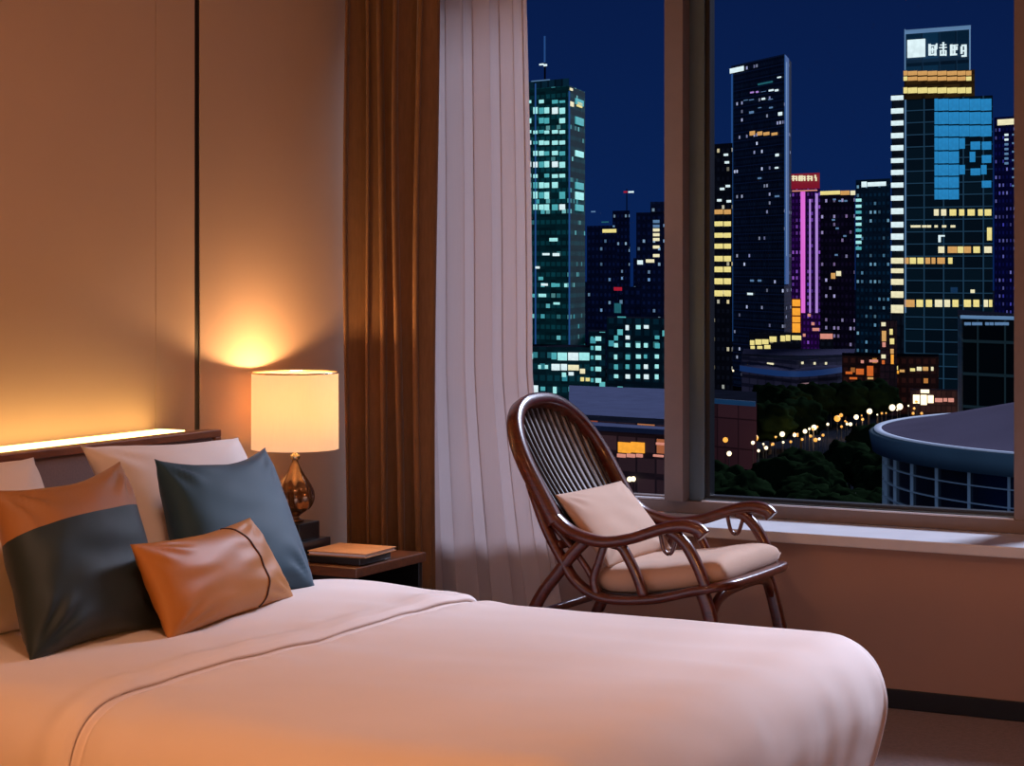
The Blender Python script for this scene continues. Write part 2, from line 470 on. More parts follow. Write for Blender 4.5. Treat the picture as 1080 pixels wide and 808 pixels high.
ZB = ZT + .02
pillow('white_pillow', (-3.44, 3.42, ZB + .01), (-3.44, 4.10, ZB + .01), (-3.79, 3.50, 1.03), (-3.77, 4.27, 1.005), .20, M['pillow'],
       'white pillow at the near side of the headboard, half hidden behind the tan-topped cushion', 'pillow', seed=1, dip=.14, group='white pillows against the headboard')
pillow('white_pillow', (-3.44, 4.42, ZB + .01), (-3.44, 4.98, ZB + .01), (-3.77, 4.46, 1.02), (-3.70, 5.10, 1.0), .20, M['pillow'],
       'white pillow leaning on the headboard behind the plain teal cushion', 'pillow', seed=5, dip=.12, group='white pillows against the headboard')
pillow('teal_cushion', (-3.27, 4.27, ZB), (-3.215, 4.80, ZB), (-3.49, 4.43, 1.0), (-3.53, 5.00, .985), .17, M['teal'],
       'plain teal velvet square cushion standing nearest the lamp', 'cushion', seed=2, pinch=.08, dip=.24, wrinkle=.006)
pillow('two_tone_cushion', (-3.19, 3.60, ZB), (-3.20, 4.12, ZB), (-3.41, 3.71, .99), (-3.46, 4.25, 1.01), .18, M['darkteal'],
       'square cushion, tan satin across the top and dark teal below', 'cushion', seed=3, pinch=.08, dip=.17, wrinkle=.011, split=(30, M['tan_satin'], 'lower_panel', 'upper_panel'))
pillow('lumbar_cushion', (-3.075, 3.955, ZB), (-3.17, 4.63, ZB), (-3.17, 3.93, .85), (-3.275, 4.57, .84), .14, M['ochre'],
       'small oblong ochre leather cushion with one dark seam, front of the pile', 'cushion', seed=4, pinch=.08, dip=.14, wrinkle=.006,
       piping=(1, [(.665 + .05 * math.sin(PI * t), t) for t in lin(.01, .99, 30)]))

# ------------------------------------------------------------------ nightstand and what stands on it
NS = empty('nightstand', (-3.86, 5.86, 0), 'dark walnut nightstand with open front beside the bed', 'nightstand')
NU0, NU1, NW0, NW1, NZ = -4.12, -3.62, 5.635, 6.075, .54
rel(bevel(MB().box(NU0, NU1, NW0, NW1, NZ - .032, NZ).build('top', M['wood']), .003), NS)
body = MB().box(NU0, NU1 - .01, NW0 + .01, NW0 + .03, .10, NZ - .032).box(NU0, NU1 - .01, NW1 - .03, NW1 - .01, .10, NZ - .032)
body.box(NU0, NU0 + .015, NW0 + .03, NW1 - .03, .10, NZ - .032).box(NU0, NU1 - .01, NW0 + .03, NW1 - .03, .10, .12)
rel(bevel(body.build('carcass', M['black']), .002), NS)
dr = rel(bevel(MB().box(NU1 - .025, NU1 - .008, NW0 + .033, NW1 - .033, .125, .31).build('drawer', M['black']), .002), NS)
kb = MB().box(NU1 - .008, NU1 + .008, 5.80, 5.91, .28, .29).build('handle', M['brass']); kb.parent = dr
for v in kb.data.vertices: v.co -= Vector(NS.location)
for x in (NU0 + .04, NU1 - .05):
    for y in (NW0 + .04, NW1 - .04):
        rel(MB().lathe([(.012, 0), (.016, .10)], 14, (x, y, 0)).build('leg', M['black'], None, True), NS)
LX, LY = -3.955, 5.775
b2 = bevel(MB().box(LX - .087, LX + .087, LY - .087, LY + .087, NZ, NZ + .062).build('black_box', M['black']), .003)
tag(b2, 'larger black lacquered box lying on the nightstand under a smaller one', 'box')
b1 = bevel(MB().box(LX - .060, LX + .060, LY - .060, LY + .060, NZ + .062, NZ + .118).build('black_box', M['black']), .003)
tag(b1, 'smaller black lacquered box carrying the table lamp', 'box')
LZ = NZ + .118
lamp = empty('table_lamp', (LX, LY, LZ), 'glowing table lamp with cream drum shade and teardrop bronze body', 'lamp')
prof = [(.030, 0), (.030, .006), (.017, .010), (.014, .016), (.022, .024), (.046, .040), (.059, .062), (.063, .084), (.059, .108), (.046, .135), (.032, .158), (.021, .178), (.013, .196), (.010, .208)]
pr = [Vector((r, z, 0)) for r, z in prof[2:]]
sm = [(p.x, p.y) for p in spline(pr, 4)]
mb = MB(); n = 64; base_prof = prof[:2] + sm
for r, z in base_prof:
    for k in range(n):
        a = 2 * PI * k / n
        fl = 1 + (.06 * math.cos(8 * a + z * 14)) * min(1, max(0, (r - .02) / .03))
        mb.v.append(Vector((r * fl * math.cos(a), r * fl * math.sin(a), z)))
for i in range(len(base_prof) - 1):
    for k in range(n):
        a, b = i * n + k, i * n + (k + 1) % n
        mb.f.append((a, b, b + n, a + n))
mb.f.append(tuple(reversed(range(n)))); mb.f.append(tuple(range((len(base_prof) - 1) * n, len(base_prof) * n)))
mb.build('lamp_body', M['bronze'], lamp, True)
MB().lathe([(.009, .205), (.016, .212), (.018, .220), (.014, .226), (.006, .230), (.006, .33)], 24).build('neck', M['brass'], lamp, True)
# drum shade: thin translucent wall with real thickness
def shade_mat():
    m, nt, bs, out = new_mat('lamp shade linen')
    nt.nodes.remove(bs)
    d = nt.nodes.new('ShaderNodeBsdfDiffuse'); t = nt.nodes.new('ShaderNodeBsdfTranslucent'); e = nt.nodes.new('ShaderNodeEmission')
    d.inputs[0].default_value = srgb(240, 222, 190); t.inputs[0].default_value = srgb(250, 215, 160)
    tc = nt.nodes.new('ShaderNodeTexCoord'); n = nt.nodes.new('ShaderNodeTexNoise'); n.inputs['Scale'].default_value = 180
    mp = nt.nodes.new('ShaderNodeMapping'); mp.inputs['Scale'].default_value = (1, 1, .1)
    nt.links.new(tc.outputs['Object'], mp.inputs[0]); nt.links.new(mp.outputs[0], n.inputs['Vector'])
    mr = nt.nodes.new('ShaderNodeMapRange'); mr.inputs[3].default_value = .33; mr.inputs[4].default_value = .40
    nt.links.new(n.outputs['Fac'], mr.inputs[0]); nt.links.new(mr.outputs[0], e.inputs['Strength'])
    e.inputs['Color'].default_value = srgb(255, 220, 180)
    a = nt.nodes.new('ShaderNodeMixShader'); a.inputs[0].default_value = .62
    ad = nt.nodes.new('ShaderNodeAddShader')
    nt.links.new(d.outputs[0], a.inputs[1]); nt.links.new(t.outputs[0], a.inputs[2])
    nt.links.new(a.outputs[0], ad.inputs[0]); nt.links.new(e.outputs[0], ad.inputs[1]); nt.links.new(ad.outputs[0], out.inputs['Surface'])
    return m
M['shade'] = shade_mat()
R0, R1 = .147, .146
SB, ST = .245, .503
sh = MB().lathe([(R0, SB), (R1, ST), (R1 - .002, ST), (R0 - .002, SB), (R0, SB)], 96, caps=False).build('lamp_shade', M['shade'], lamp, True)
sh.data.polygons.foreach_set('use_smooth', [True] * len(sh.data.polygons))
MB().lathe([(R1 + .0008, ST - .004), (R1 + .0008, ST + .001), (R1 - .003, ST + .001), (R1 - .003, ST - .004), (R1 + .0008, ST - .004)], 96, caps=False).build('shade_rim', M['brass'], lamp, True)
bulb = MB().lathe([(.004, .33), (.013, .335), (.014, .35), (.024, .37), (.027, .385), (.022, .405), (.008, .414)], 24).build('bulb', emit('warm bulb', srgb(255, 200, 120), 6), lamp, True)

tray = bevel(MB().box(-3.835, -3.640, 5.675, 5.885, NZ, NZ + .026, rz=.06).build('tray', M['black']), .004)
tag(tray, 'low black tray on the nightstand under the tan leather notebook', 'tray')
nb = empty('notebook', (-3.735, 5.785, NZ + .026), 'closed tan leather notebook lying on the black tray', 'notebook')
for nm, a, b, m, g in (('back_cover', 0, .003, 'leather', 0), ('pages', .003, .011, 'linen', .004), ('front_cover', .011, .0145, 'leather', 0)):
    bevel(MB().box(-.108 + g, .112 - g, -.105 + g, .105 - g, a, b, rz=.06).build(nm, M[m], nb), .001)

# ------------------------------------------------------------------ rocking-style lounge chair
CH_O = Vector((-2.9, 6.33, 0))
chair = empty('lounge_chair', CH_O, 'dark bentwood lounge chair with spindle back by the window', 'chair')
HWD = .29
def cpt(u, o, z): return Vector((u, 6.33 + o, z)) - CH_O
bk = lambda s: Vector((-3.12 - .515 * s, 0, .70 + .857 * s))       # point up the back plane
nb_ = Vector((.857, 0, .515))
TOPS = .412
def arch(s):
    s0 = .12
    if s <= s0: return HWD
    x = min(1, (s - s0) / (TOPS - s0))
    return HWD * max(0, 1 - x ** 2.4) ** (1 / 2.4)
path = []; refs = []
near = [(-.03, 0)] 
ss = [-.03, 0, .05, .10, .15, .2, .25, .29, .325, .352, .374, .390, .401, .4085, .412]
for s in ss:
    b = bk(s); path.append(Vector((b.x, 6.33 - arch(s), b.z)) - CH_O)
for s in reversed(ss[:-1]):
    b = bk(s); path.append(Vector((b.x, 6.33 + arch(s), b.z)) - CH_O)
path = spline(path, 5)
MB().sweep(path, tuple(nb_), .048, .054, 14).build('back_frame', M['rose'], chair, True)
# inner bent rail, a thinner second hoop
path2 = []
for s in ss:
    b = bk(s * .93 - .005) - nb_ * .0; path2.append(Vector((b.x, 6.33 - arch(s) * .90, b.z)) - CH_O)
for s in reversed(ss[:-1]):
    b = bk(s * .93 - .005); path2.append(Vector((b.x, 6.33 + arch(s) * .90, b.z)) - CH_O)
M['edge'] = mat('pale edge highlight lacquer', srgb(196, 176, 160), .3, noise_scale=30, var=.1, coat=.4)  # pale tone copies light caught on the bent edges; applied to no part
arm = [(-3.175, .775), (-3.12, .702), (-3.06, .655), (-3.0, .634), (-2.92, .624), (-2.83, .640), (-2.76, .664), (-2.70, .684), (-2.64, .693), (-2.595, .684), (-2.575, .665)]
for sgn in (-1, 1):
    p = spline([cpt(u, sgn * (HWD + (.0 if i < 3 else .004)), z) for i, (u, z) in enumerate(arm)], 6)
    rf = []
    for i in range(len(p)):
        t = p[min(i + 1, len(p) - 1)] - p[max(0, i - 1)]
        rf.append((-t.z, 0, t.x))
    nn_ = len(p)
    wd = [.038 + .020 * math.sin(PI * min(1, i / nn_ * 1.05)) for i in range(nn_)]
    th = [.047 - .010 * math.sin(PI * i / nn_) for i in range(nn_)]
    MB().sweep(p, rf, wd, th, 14).build('armrest', M['rose'], chair, True)
# seat shell rail: comes down behind the back and turns forward under the seat, then round the front
side = [(-3.20, .80), (-3.143, .66), (-3.085, .56), (-3.035, .49), (-2.965, .448), (-2.88, .437), (-2.75, .450), (-2.64, .478), (-2.565, .497)]
rail = [cpt(u, -HWD + .005, z) for u, z in side] + [cpt(-2.515, -HWD + .06, .507), cpt(-2.505, -.12, .508), cpt(-2.503, 0, .508), cpt(-2.505, .12, .508), cpt(-2.515, HWD - .06, .507)] + [cpt(u, HWD - .005, z) for u, z in reversed(side)]
p = spline(rail, 6)
rf = []
for i in range(len(p)):
    t = p[min(i + 1, len(p) - 1)] - p[max(0, i - 1)]
    k = Vector((-t.z, 0, t.x)) if p[i].y < 0 else Vector((t.z, 0, -t.x))
    if abs(t.y) > abs(t.x): k = Vector((0, 0, 1))
    if k.z < 0: k = -k
    rf.append(tuple(k.normalized()))
MB().sweep(p, rf, .042, .030, 14).build('seat_rail', M['rose'], chair, True)
def bar(name, pts, w, t, ref=(1, 0, 0), m='rose'):
    p = spline([cpt(*q) for q in pts], 6)
    return MB().sweep(p, ref, w, t, 12).build(name, M[m], chair, True)
for s in (-1, 1):
    h = HWD
    bar('leg', [(-2.985, s * h, .632), (-3.04, s * h, .578), (-3.10, s * h, .505), (-3.165, s * h, .42), (-3.25, s * (h - .005), .25), (-3.33, s * (h - .01), .0)], .032, .040)
    bar('leg', [(-2.60, s * (h - .02), .50), (-2.575, s * (h - .02), .44), (-2.545, s * (h - .02), .33), (-2.51, s * (h - .02), .17), (-2.48, s * (h - .02), .0)], .034, .044)
    bar('arm_post', [(-2.70, s * h, .672), (-2.665, s * h, .655), (-2.63, s * h, .62), (-2.595, s * h, .56), (-2.570, s * h, .500)], .030, .036)
    bar('arm_post', [(-2.90, s * h, .620), (-2.865, s * h, .61), (-2.84, s * h, .575), (-2.81, s * h, .52), (-2.785, s * h, .455)], .028, .032)
    bar('arm_post', [(-2.925, s * h, .618), (-2.945, s * h, .56), (-2.965, s * h, .50), (-2.955, s * h, .450)], .024, .026)
    bar('corner_bracket', [(-2.735, s * (h - .01), .668), (-2.72, s * (h - .01), .61), (-2.695, s * (h - .01), .60), (-2.675, s * (h - .01), .65)], .012, .012)
    bar('side_brace', [(-3.13, s * (h - .02), .67), (-3.06, s * (h - .02), .60), (-3.0, s * (h - .02), .53), (-2.955, s * (h - .02), .455)], .018, .020)
    bar('stretcher', [(-3.23, s * (h - .01), .28), (-2.9, s * (h - .01), .22), (-2.53, s * (h - .01), .27)], .024, .026, (0, 0, 1))
bar('apron', [(-2.565, -h + .02, .40), (-2.56, -.19, .462), (-2.555, 0, .478), (-2.56, .19, .462), (-2.565, h - .02, .40)], .024, .034, (0, 0, 1))
bar('cross_rail', [(-3.20, -h, .36), (-3.20, h, .36)], .024, .026, (0, 0, 1))
bar('cross_rail', [(-3.10, -h, .60), (-3.10, h, .60)], .024, .030, (0, 0, 1))
# spindles follow the shallow curve of the back
NSP = 15
def bow(o): return -.030 * (1 - (o / HWD) ** 2)
for i in range(NSP):
    o = -.255 + .51 * i / (NSP - 1)
    # top where the hoop is
    lo, hi = .10, TOPS
    for _ in range(30):
        md = (lo + hi) / 2
        if arch(md) > abs(o) + .006: lo = md
        else: hi = md
    st = lo
    pts = []
    for k in range(9):
        t = k / 8
        s = -.12 + (st + .12) * t
        b = bk(s) + nb_ * (bow(o) * math.sin(PI * (.15 + .85 * (1 - t)) ) - .002)
        pts.append(Vector((b.x, 6.33 + o * (.88 + .12 * t), b.z)) - CH_O)
    MB().sweep(spline(pts, 3), tuple(nb_), .0115, .011, 8).build('spindle', M['ebony'], chair, True)
# pale woven backing behind the spindles
v = []; f = []; ni, nj = 28, 20
for i in range(ni + 1):
    o = -.262 + .524 * i / ni
    lo, hi = .10, TOPS
    for _ in range(30):
        md = (lo + hi) / 2
        if arch(md) > abs(o) + .010: lo = md
        else: hi = md
    for j in range(nj + 1):
        t = j / nj; s = -.12 + (lo + .12) * t
        b = bk(s) + nb_ * (bow(o) * math.sin(PI * (.15 + .85 * (1 - t))) - .012)
        v.append(Vector((b.x, 6.33 + o * (.88 + .12 * t), b.z)) - CH_O)
for i in range(ni):
    for j in range(nj):
        a = i * (nj + 1) + j; f.append((a, a + nj + 1, a + nj + 2, a + 1))
bp = mesh_obj('back_lining', v, f, M['sling'], chair, True)
so = bp.modifiers.new('solid', 'SOLIDIFY'); so.thickness = .004

# seat support webbing under the cushion
v = []; f = []
prs = [(-3.0, .462), (-2.93, .447), (-2.84, .447), (-2.75, .458), (-2.65, .482), (-2.56, .502)]
for u, z in prs: v += [cpt(u, -HWD + .02, z), cpt(u, HWD - .02, z)]
for i in range(len(prs) - 1): f.append((2 * i, 2 * i + 1, 2 * i + 3, 2 * i + 2))
sd = mesh_obj('seat_deck', v, f, M['ebony'], chair); so = sd.modifiers.new('solid', 'SOLIDIFY'); so.thickness = .01

# cushions
def block_cushion(name, prof, w0, w1, m, label, T, n=34, seed=0):
    """cushion following a side profile [(u,z)...] with thickness T"""
    pr = spline([Vector((u, 0, z)) for u, z in prof], 12)
    c = pr[len(pr) // 2].copy(); c.y = (w0 + w1) / 2
    v = []; f = []; idx = {}; ni = len(pr) - 1
    def P_(i, j, s):
        t = pr[min(i + 1, ni)] - pr[max(i - 1, 0)]; nn = Vector((-t.z, 0, t.x)).normalized()
        x = 2 * i / ni - 1; y = 2 * j / n - 1
        e = max(0, 1 - abs(x) ** 8) ** .45 * max(0, 1 - abs(y) ** 8) ** .45
        k = 1 + .18 * (1 - x * x) * (1 - y * y) if s > 0 else 1
        wr = .004 * noise.noise(Vector((x * 3 + seed, y * 3, s)))
        w = (w0 + w1) / 2 + (w1 - w0) / 2 * y * (1 - .05 * abs(x) ** 4)
        return Vector((pr[i].x, w, pr[i].z)) + nn * (s * T / 2 * e * k + wr * e) - c
    def vid(i, j, s):
        if i in (0, ni) or j in (0, n): s = 0
        if (i, j, s) not in idx: idx[(i, j, s)] = len(v); v.append(P_(i, j, s))
        return idx[(i, j, s)]
    for s in (1, -1):
        for i in range(ni):
            for j in range(n):
                q = (vid(i, j, s), vid(i + 1, j, s), vid(i + 1, j + 1, s), vid(i, j + 1, s))
                f.append(q if s == -1 else tuple(reversed(q)))
    o = mesh_obj(name, v, f, m, None, True); o.location = c
    bm = bmesh.new(); bm.from_mesh(o.data); bmesh.ops.recalc_face_normals(bm, faces=bm.faces); bm.to_mesh(o.data); bm.free()
    return tag(o, label, 'cushion')
block_cushion('seat_cushion', [(-2.99, .492), (-2.90, .492), (-2.80, .500), (-2.70, .515), (-2.60, .535), (-2.525, .550)], 6.065, 6.595, M['cream'],
              'thick beige seat cushion lying on the bentwood chair', .095, seed=2)
pillow('back_cushion', (-2.93, 6.075, .535), (-2.93, 6.585, .535), (-3.125, 6.075, .762), (-3.125, 6.585, .762), .085, M['cream'],
       'beige rectangular cushion leaning against the spindle back of the chair', 'cushion', seed=9, pinch=.03, wrinkle=.003)

# ------------------------------------------------------------------ the city beyond the window
FW = Vector((-.4758, .8796, 0)); RT = Vector((.8796, .4758, 0))
GZ = -60.0
def at(px, d): return RT * ((px - 540) / 2180 * d) + FW * d          # plan position of a bearing at a distance
def zat(y, d): return CZ - (y - 280) / 2180 * d
def gd(y): return (CZ - GZ) * 2180 / (y - 280)

def facade(name, cw, ch, p, c1, c2, strength=1.0, base=(6, 14, 26), dim=.0, dimc=(20, 60, 80), wx=.7, wy=.5, seed=0, rowk=.6, line=0, linec=(40, 70, 100), rough=.25):
    m, nt, bs, out = new_mat(name)
    N, L = nt.nodes, nt.links
    def math_(op, a, b=None, c=None):
        x = N.new('ShaderNodeMath'); x.operation = op
        for i, q in enumerate((a, b, c)):
            if q is None: continue
            if isinstance(q, (int, float)): x.inputs[i].default_value = q
            else: L.new(q, x.inputs[i])
        return x.outputs[0]
    uv = N.new('ShaderNodeUVMap'); sp = N.new('ShaderNodeSeparateXYZ'); L.new(uv.outputs[0], sp.inputs[0])
    cx = math_('DIVIDE', sp.outputs[0], cw); cy = math_('DIVIDE', sp.outputs[1], ch)
    fx, fy = math_('FLOOR', cx), math_('FLOOR', cy)
    rx, ry = math_('FRACT', cx), math_('FRACT', cy)
    mk = math_('MULTIPLY', math_('LESS_THAN', math_('ABSOLUTE', math_('SUBTRACT', rx, .5)), wx / 2), math_('LESS_THAN', math_('ABSOLUTE', math_('SUBTRACT', ry, .5)), wy / 2))
    cb = N.new('ShaderNodeCombineXYZ'); L.new(fx, cb.inputs[0]); L.new(fy, cb.inputs[1]); cb.inputs[2].default_value = seed + .37
    wn = N.new('ShaderNodeTexWhiteNoise'); wn.noise_dimensions = '3D'; L.new(cb.outputs[0], wn.inputs['Vector'])
    cr = N.new('ShaderNodeCombineXYZ'); L.new(fy, cr.inputs[0]); cr.inputs[1].default_value = seed * 3.1 + .5
    wr = N.new('ShaderNodeTexWhiteNoise'); wr.noise_dimensions = '3D'; L.new(cr.outputs[0], wr.inputs['Vector'])
    thr = math_('MULTIPLY', p, math_('MULTIPLY_ADD', math_('SUBTRACT', wr.outputs['Value'], .5), 2 * rowk, 1.0))
    lit = math_('MULTIPLY', math_('LESS_THAN', wn.outputs['Value'], thr), mk)
    mixc = N.new('ShaderNodeMix'); mixc.data_type = 'RGBA'
    sc_ = N.new('ShaderNodeSeparateColor'); L.new(wn.outputs['Color'], sc_.inputs[0])
    L.new(sc_.outputs[1], mixc.inputs['Factor']); mixc.inputs['A'].default_value = srgb(*c1); mixc.inputs['B'].default_value = srgb(*c2)
    br = math_('MULTIPLY', math_('MULTIPLY_ADD', sc_.outputs[2], .9, .25), strength)
    e1 = N.new('ShaderNodeVectorMath'); e1.operation = 'SCALE'; L.new(mixc.outputs['Result'], e1.inputs[0]); L.new(math_('MULTIPLY', lit, br), e1.inputs['Scale'])
    # faint emission on panes and wall stands in for ambient city light
    e2 = N.new('ShaderNodeVectorMath'); e2.operation = 'SCALE'; e2.inputs[0].default_value = srgb(*dimc)[:3]
    L.new(math_('MULTIPLY', math_('MULTIPLY_ADD', mk, .7, .3), math_('MULTIPLY', math_('MULTIPLY_ADD', sc_.outputs[0], .8, .6), dim)), e2.inputs['Scale'])
    ad = N.new('ShaderNodeVectorMath'); ad.operation = 'ADD'; L.new(e1.outputs[0], ad.inputs[0]); L.new(e2.outputs[0], ad.inputs[1])
    last = ad.outputs[0]
    if line:
        ln = math_('MAXIMUM', math_('LESS_THAN', rx, .07), math_('LESS_THAN', ry, .09))  # grid lines emit faintly in place of light on the mullions
        e3 = N.new('ShaderNodeVectorMath'); e3.operation = 'SCALE'; e3.inputs[0].default_value = srgb(*linec)[:3]
        L.new(math_('MULTIPLY', ln, line), e3.inputs['Scale'])
        a2 = N.new('ShaderNodeVectorMath'); a2.operation = 'ADD'; L.new(last, a2.inputs[0]); L.new(e3.outputs[0], a2.inputs[1]); last = a2.outputs[0]
    L.new(last, bs.inputs['Emission Color']); bs.inputs['Emission Strength'].default_value = 1
    bs.inputs['Base Color'].default_value = srgb(*base); bs.inputs['Roughness'].default_value = .5; bs.inputs['Specular IOR Level'].default_value = .1
    return m

M['rooftop'] = mat('city rooftop', srgb(16, 18, 26), 1, spec=0, noise_scale=.1, var=.3)
class Tower:
    """a building on a footprint given by bearings and distances, tops and bottoms in metres"""
    def __init__(s, name, foot, ztop, m, label, cat='building', zbase=GZ, group=None, depth=25, part='body'):
        pts = [at(px, d) for px, d in foot]
        s.pts = pts; s.foot = foot
        c = sum(pts, Vector()) / len(pts) + FW * (depth / 2)
        full = list(pts)
        back = [p + p.normalized() * depth for p in (pts[-1], pts[0])]
        full += back
        s.root = empty(name, (c.x, c.y, zbase), label, cat, group)
        s.c = Vector((c.x, c.y, zbase)); s.ztop = ztop; s.zbase = zbase
        s.block(full, zbase, ztop, m, part)
    def block(s, full, z0, z1, m, part='body'):
        n = len(full); v = []; f = []; uvs = []; acc = 0
        for p in full: v += [Vector((p.x, p.y, z0)) - s.c, Vector((p.x, p.y, z1)) - s.c]
        for i in range(n):
            j = (i + 1) % n; Lg = (full[j] - full[i]).length
            f.append((2 * i, 2 * j, 2 * j + 1, 2 * i + 1)); uvs.append([(acc, z0), (acc + Lg, z0), (acc + Lg, z1), (acc, z1)]); acc += Lg
        f.append(tuple(2 * i + 1 for i in range(n))); uvs.append([(0, 0)] * n)
        f.append(tuple(2 * i for i in reversed(range(n)))); uvs.append([(0, 0)] * n)
        fm = [0] * n + [1, 1]
        o = mesh_obj(part, v, f, parent=s.root, mats=[m, M['rooftop']], fm=fm, uvs=uvs)
        bm = bmesh.new(); bm.from_mesh(o.data); bmesh.ops.recalc_face_normals(bm, faces=bm.faces); bm.to_mesh(o.data); bm.free()
        return o
    def hit(s, px, y, face=0, off=0.0):
        A, B = s.pts[face], s.pts[face + 1]
        r = RT * ((px - 540) / 2180) + FW
        e = (B - A); nrm = Vector((e.y, -e.x, 0)).normalized()
        if nrm.dot(FW) > 0: nrm = -nrm
        d = A.dot(nrm) / r.dot(nrm)
        p = r * d
        return Vector((p.x, p.y, zat(y, d))) + nrm * off, nrm
    def pane(s, x0, x1, y0, y1, m, face=0, name='window', off=.25, thk=.5, parent=None, extra=None):
        a, n = s.hit(x0, y1, face, off); b, _ = s.hit(x1, y0, face, off)
        c = (a + b) / 2; w = Vector((b.x - a.x, b.y - a.y, 0)).length; h = b.z - a.z
        o = bpy.data.objects.new(name, unit(m)); link(o, s.root)
        ang = math.atan2(n.y, n.x) + PI / 2
        o.rotation_euler = (0, 0, ang); o.scale = (w, thk, h); o.location = c - s.c
        return o
_unit = {}
def unit(m):
    if m.name not in _unit:
        me = bpy.data.meshes.new('window')
        v = [(x, y, z) for x in (-.5, .5) for y in (-.5, .5) for z in (-.5, .5)]
        me.from_pydata(v, [], [(0, 1, 3, 2), (4, 6, 7, 5), (0, 4, 5, 1), (2, 3, 7, 6), (0, 2, 6, 4), (1, 5, 7, 3)]); me.materials.append(m); me.update()
        _unit[m.name] = me
    return _unit[m.name]

E = {
 'white': emit('lit window white', srgb(235, 250, 250), 1.0), 'cyan': emit('lit window cyan', srgb(172, 240, 236), 1.0),
 'teal': emit('lit window teal', srgb(90, 190, 195), .8), 'tealdim': emit('lit window dim teal', srgb(40, 110, 120), .7),
 'yellow': emit('lit window yellow', srgb(250, 226, 140), 1.0), 'warm': emit('lit window warm white', srgb(252, 236, 190), 1.0),
 'gold': emit('lit window gold', srgb(232, 170, 96), .9), 'blue': emit('blue lit glass', srgb(40, 140, 200), .85),
 'bluedim': emit('dim blue glass', srgb(14, 50, 84), .8), 'orange': emit('orange light', srgb(255, 165, 50), 1.1),
 'deeporange': emit('deep orange light', srgb(225, 105, 30), .9), 'red': emit('red sign glow', srgb(190, 30, 50), .8), 'pink': emit('pink neon', srgb(235, 110, 215), 1.0),
 'lilac': emit('lilac neon', srgb(200, 150, 235), .8), 'skyline': emit('pale edge and pane glow', srgb(120, 160, 205), .6), 'blueedge': emit('added blue edge glow', srgb(40, 85, 150), .7),  # edge glows stand in for light on tower edges
 'lamp': emit('street lamp light', srgb(255, 226, 180), 2.2), 'lampo': emit('sodium lamp light', srgb(255, 170, 70), 1.4), 'roseglow': emit('rose light', srgb(235, 150, 130), .9),
}

# ground and streets
struct(MB().add([(-2600, 60, GZ), (2200, 60, GZ), (2200, 5000, GZ), (-2600, 5000, GZ)], [(0, 1, 2, 3)]).build('ground', mat('dark city ground', srgb(18, 21, 28), 1, spec=0, noise_scale=.02, var=.4)))

# --- tall slim tower, left light, teal windows
F_teal = facade('teal office facade', 3.0, 4.2, .16, (150, 230, 228), (70, 170, 180), .7, (8, 22, 30), .55, (10, 62, 70), .75, .4, 3, .9)
tw = Tower('office_tower', [(500, 860), (600.5, 820), (617, 850)], zat(97, 850), F_teal, 'tall teal-windowed office tower with a mast, beside the sheer curtain', depth=30)
T = tw
cols = [(550.0, 555), (556.2, 560.3), (563.2, 567), (569.3, 573.6), (575, 579.2), (583, 588.4), (590.8, 596)]
rows = [(105, 109.5), (113, 120.5), (124, 130.5), (137, 141.5), (148, 153), (159, 164.5), (170, 177), (183, 188), (192, 199), (202, 210), (215, 222)]
random.seed(11)
for j, (y0, y1) in enumerate(rows):
    for i, (x0, x1) in enumerate(cols):
        if j == 0 and i in (0, 2, 4): continue
        if random.random() < .08: continue
        m = E['cyan'] if random.random() < .62 else (E['teal'] if random.random() < .7 else E['white'])
        T.pane(x0, x1, y0 + random.uniform(0, .8), y1 - random.uniform(0, .8), m)
    if random.random() < .75: T.pane(606.5, 614.5, y0 + 1.5, y1, E['cyan'] if j % 2 else E['teal'], 1)
for y in (251, 259, 267, 281, 292, 299, 310, 319):
    x = 551
    while x < 598:
        w = random.uniform(3, 9)
        if random.random() < .35 and len([c for c in tw.root.children]) < 98: T.pane(x, min(598, x + w), y, y + random.uniform(2, 4), random.choice([E['cyan'], E['teal'], E['white']]))
        x += w + random.uniform(2, 6)
T.pane(561, 580, 84.5, 85.4, E['skyline'], name='parapet_glow'); T.pane(600.5, 601.3, 96, 420, E['blueedge'], name='added_edge_glow')  # edge strips emit in place of light caught on the tower's corners
T.pane(564.8, 565.5, 88, 420, E['blueedge'], name='added_edge_glow')
T.pane(600.8, 603, 93.5, 95, E['warm'], 1, name='beacon'); T.pane(600.8, 604, 108, 111.5, E['warm'], 1); T.pane(608, 613, 109, 112, E['yellow'], 1)
# crown and mast
a, _ = T.hit(556, 97); b, _ = T.hit(600, 97)
T.block([a, b, b + FW * 20, a + FW * 20], T.ztop, zat(86, 835), facade('crown glass', 4, 6, .05, (150, 230, 228), (80, 170, 180), .5, (8, 20, 30), .35, (14, 50, 70), .8, .8, 8), 'crown')
mp_, _ = T.hit(575, 86); mp_ = mp_ + FW * 8 - T.c
mst = MB().sweep([Vector((mp_.x, mp_.y, zat(86, 835) - T.c.z)), Vector((mp_.x, mp_.y, zat(38, 835) - T.c.z))], (1, 0, 0), .7, .7, 8).build('mast', M['rooftop'], T.root)
T.pane(569.5, 573.5, 67, 69, E['white'], name='beacon'); T.pane(574, 577, 67.5, 70, E['white'], name='beacon'); T.pane(574.4, 575.4, 38, 66, E['blueedge'], name='mast_light')

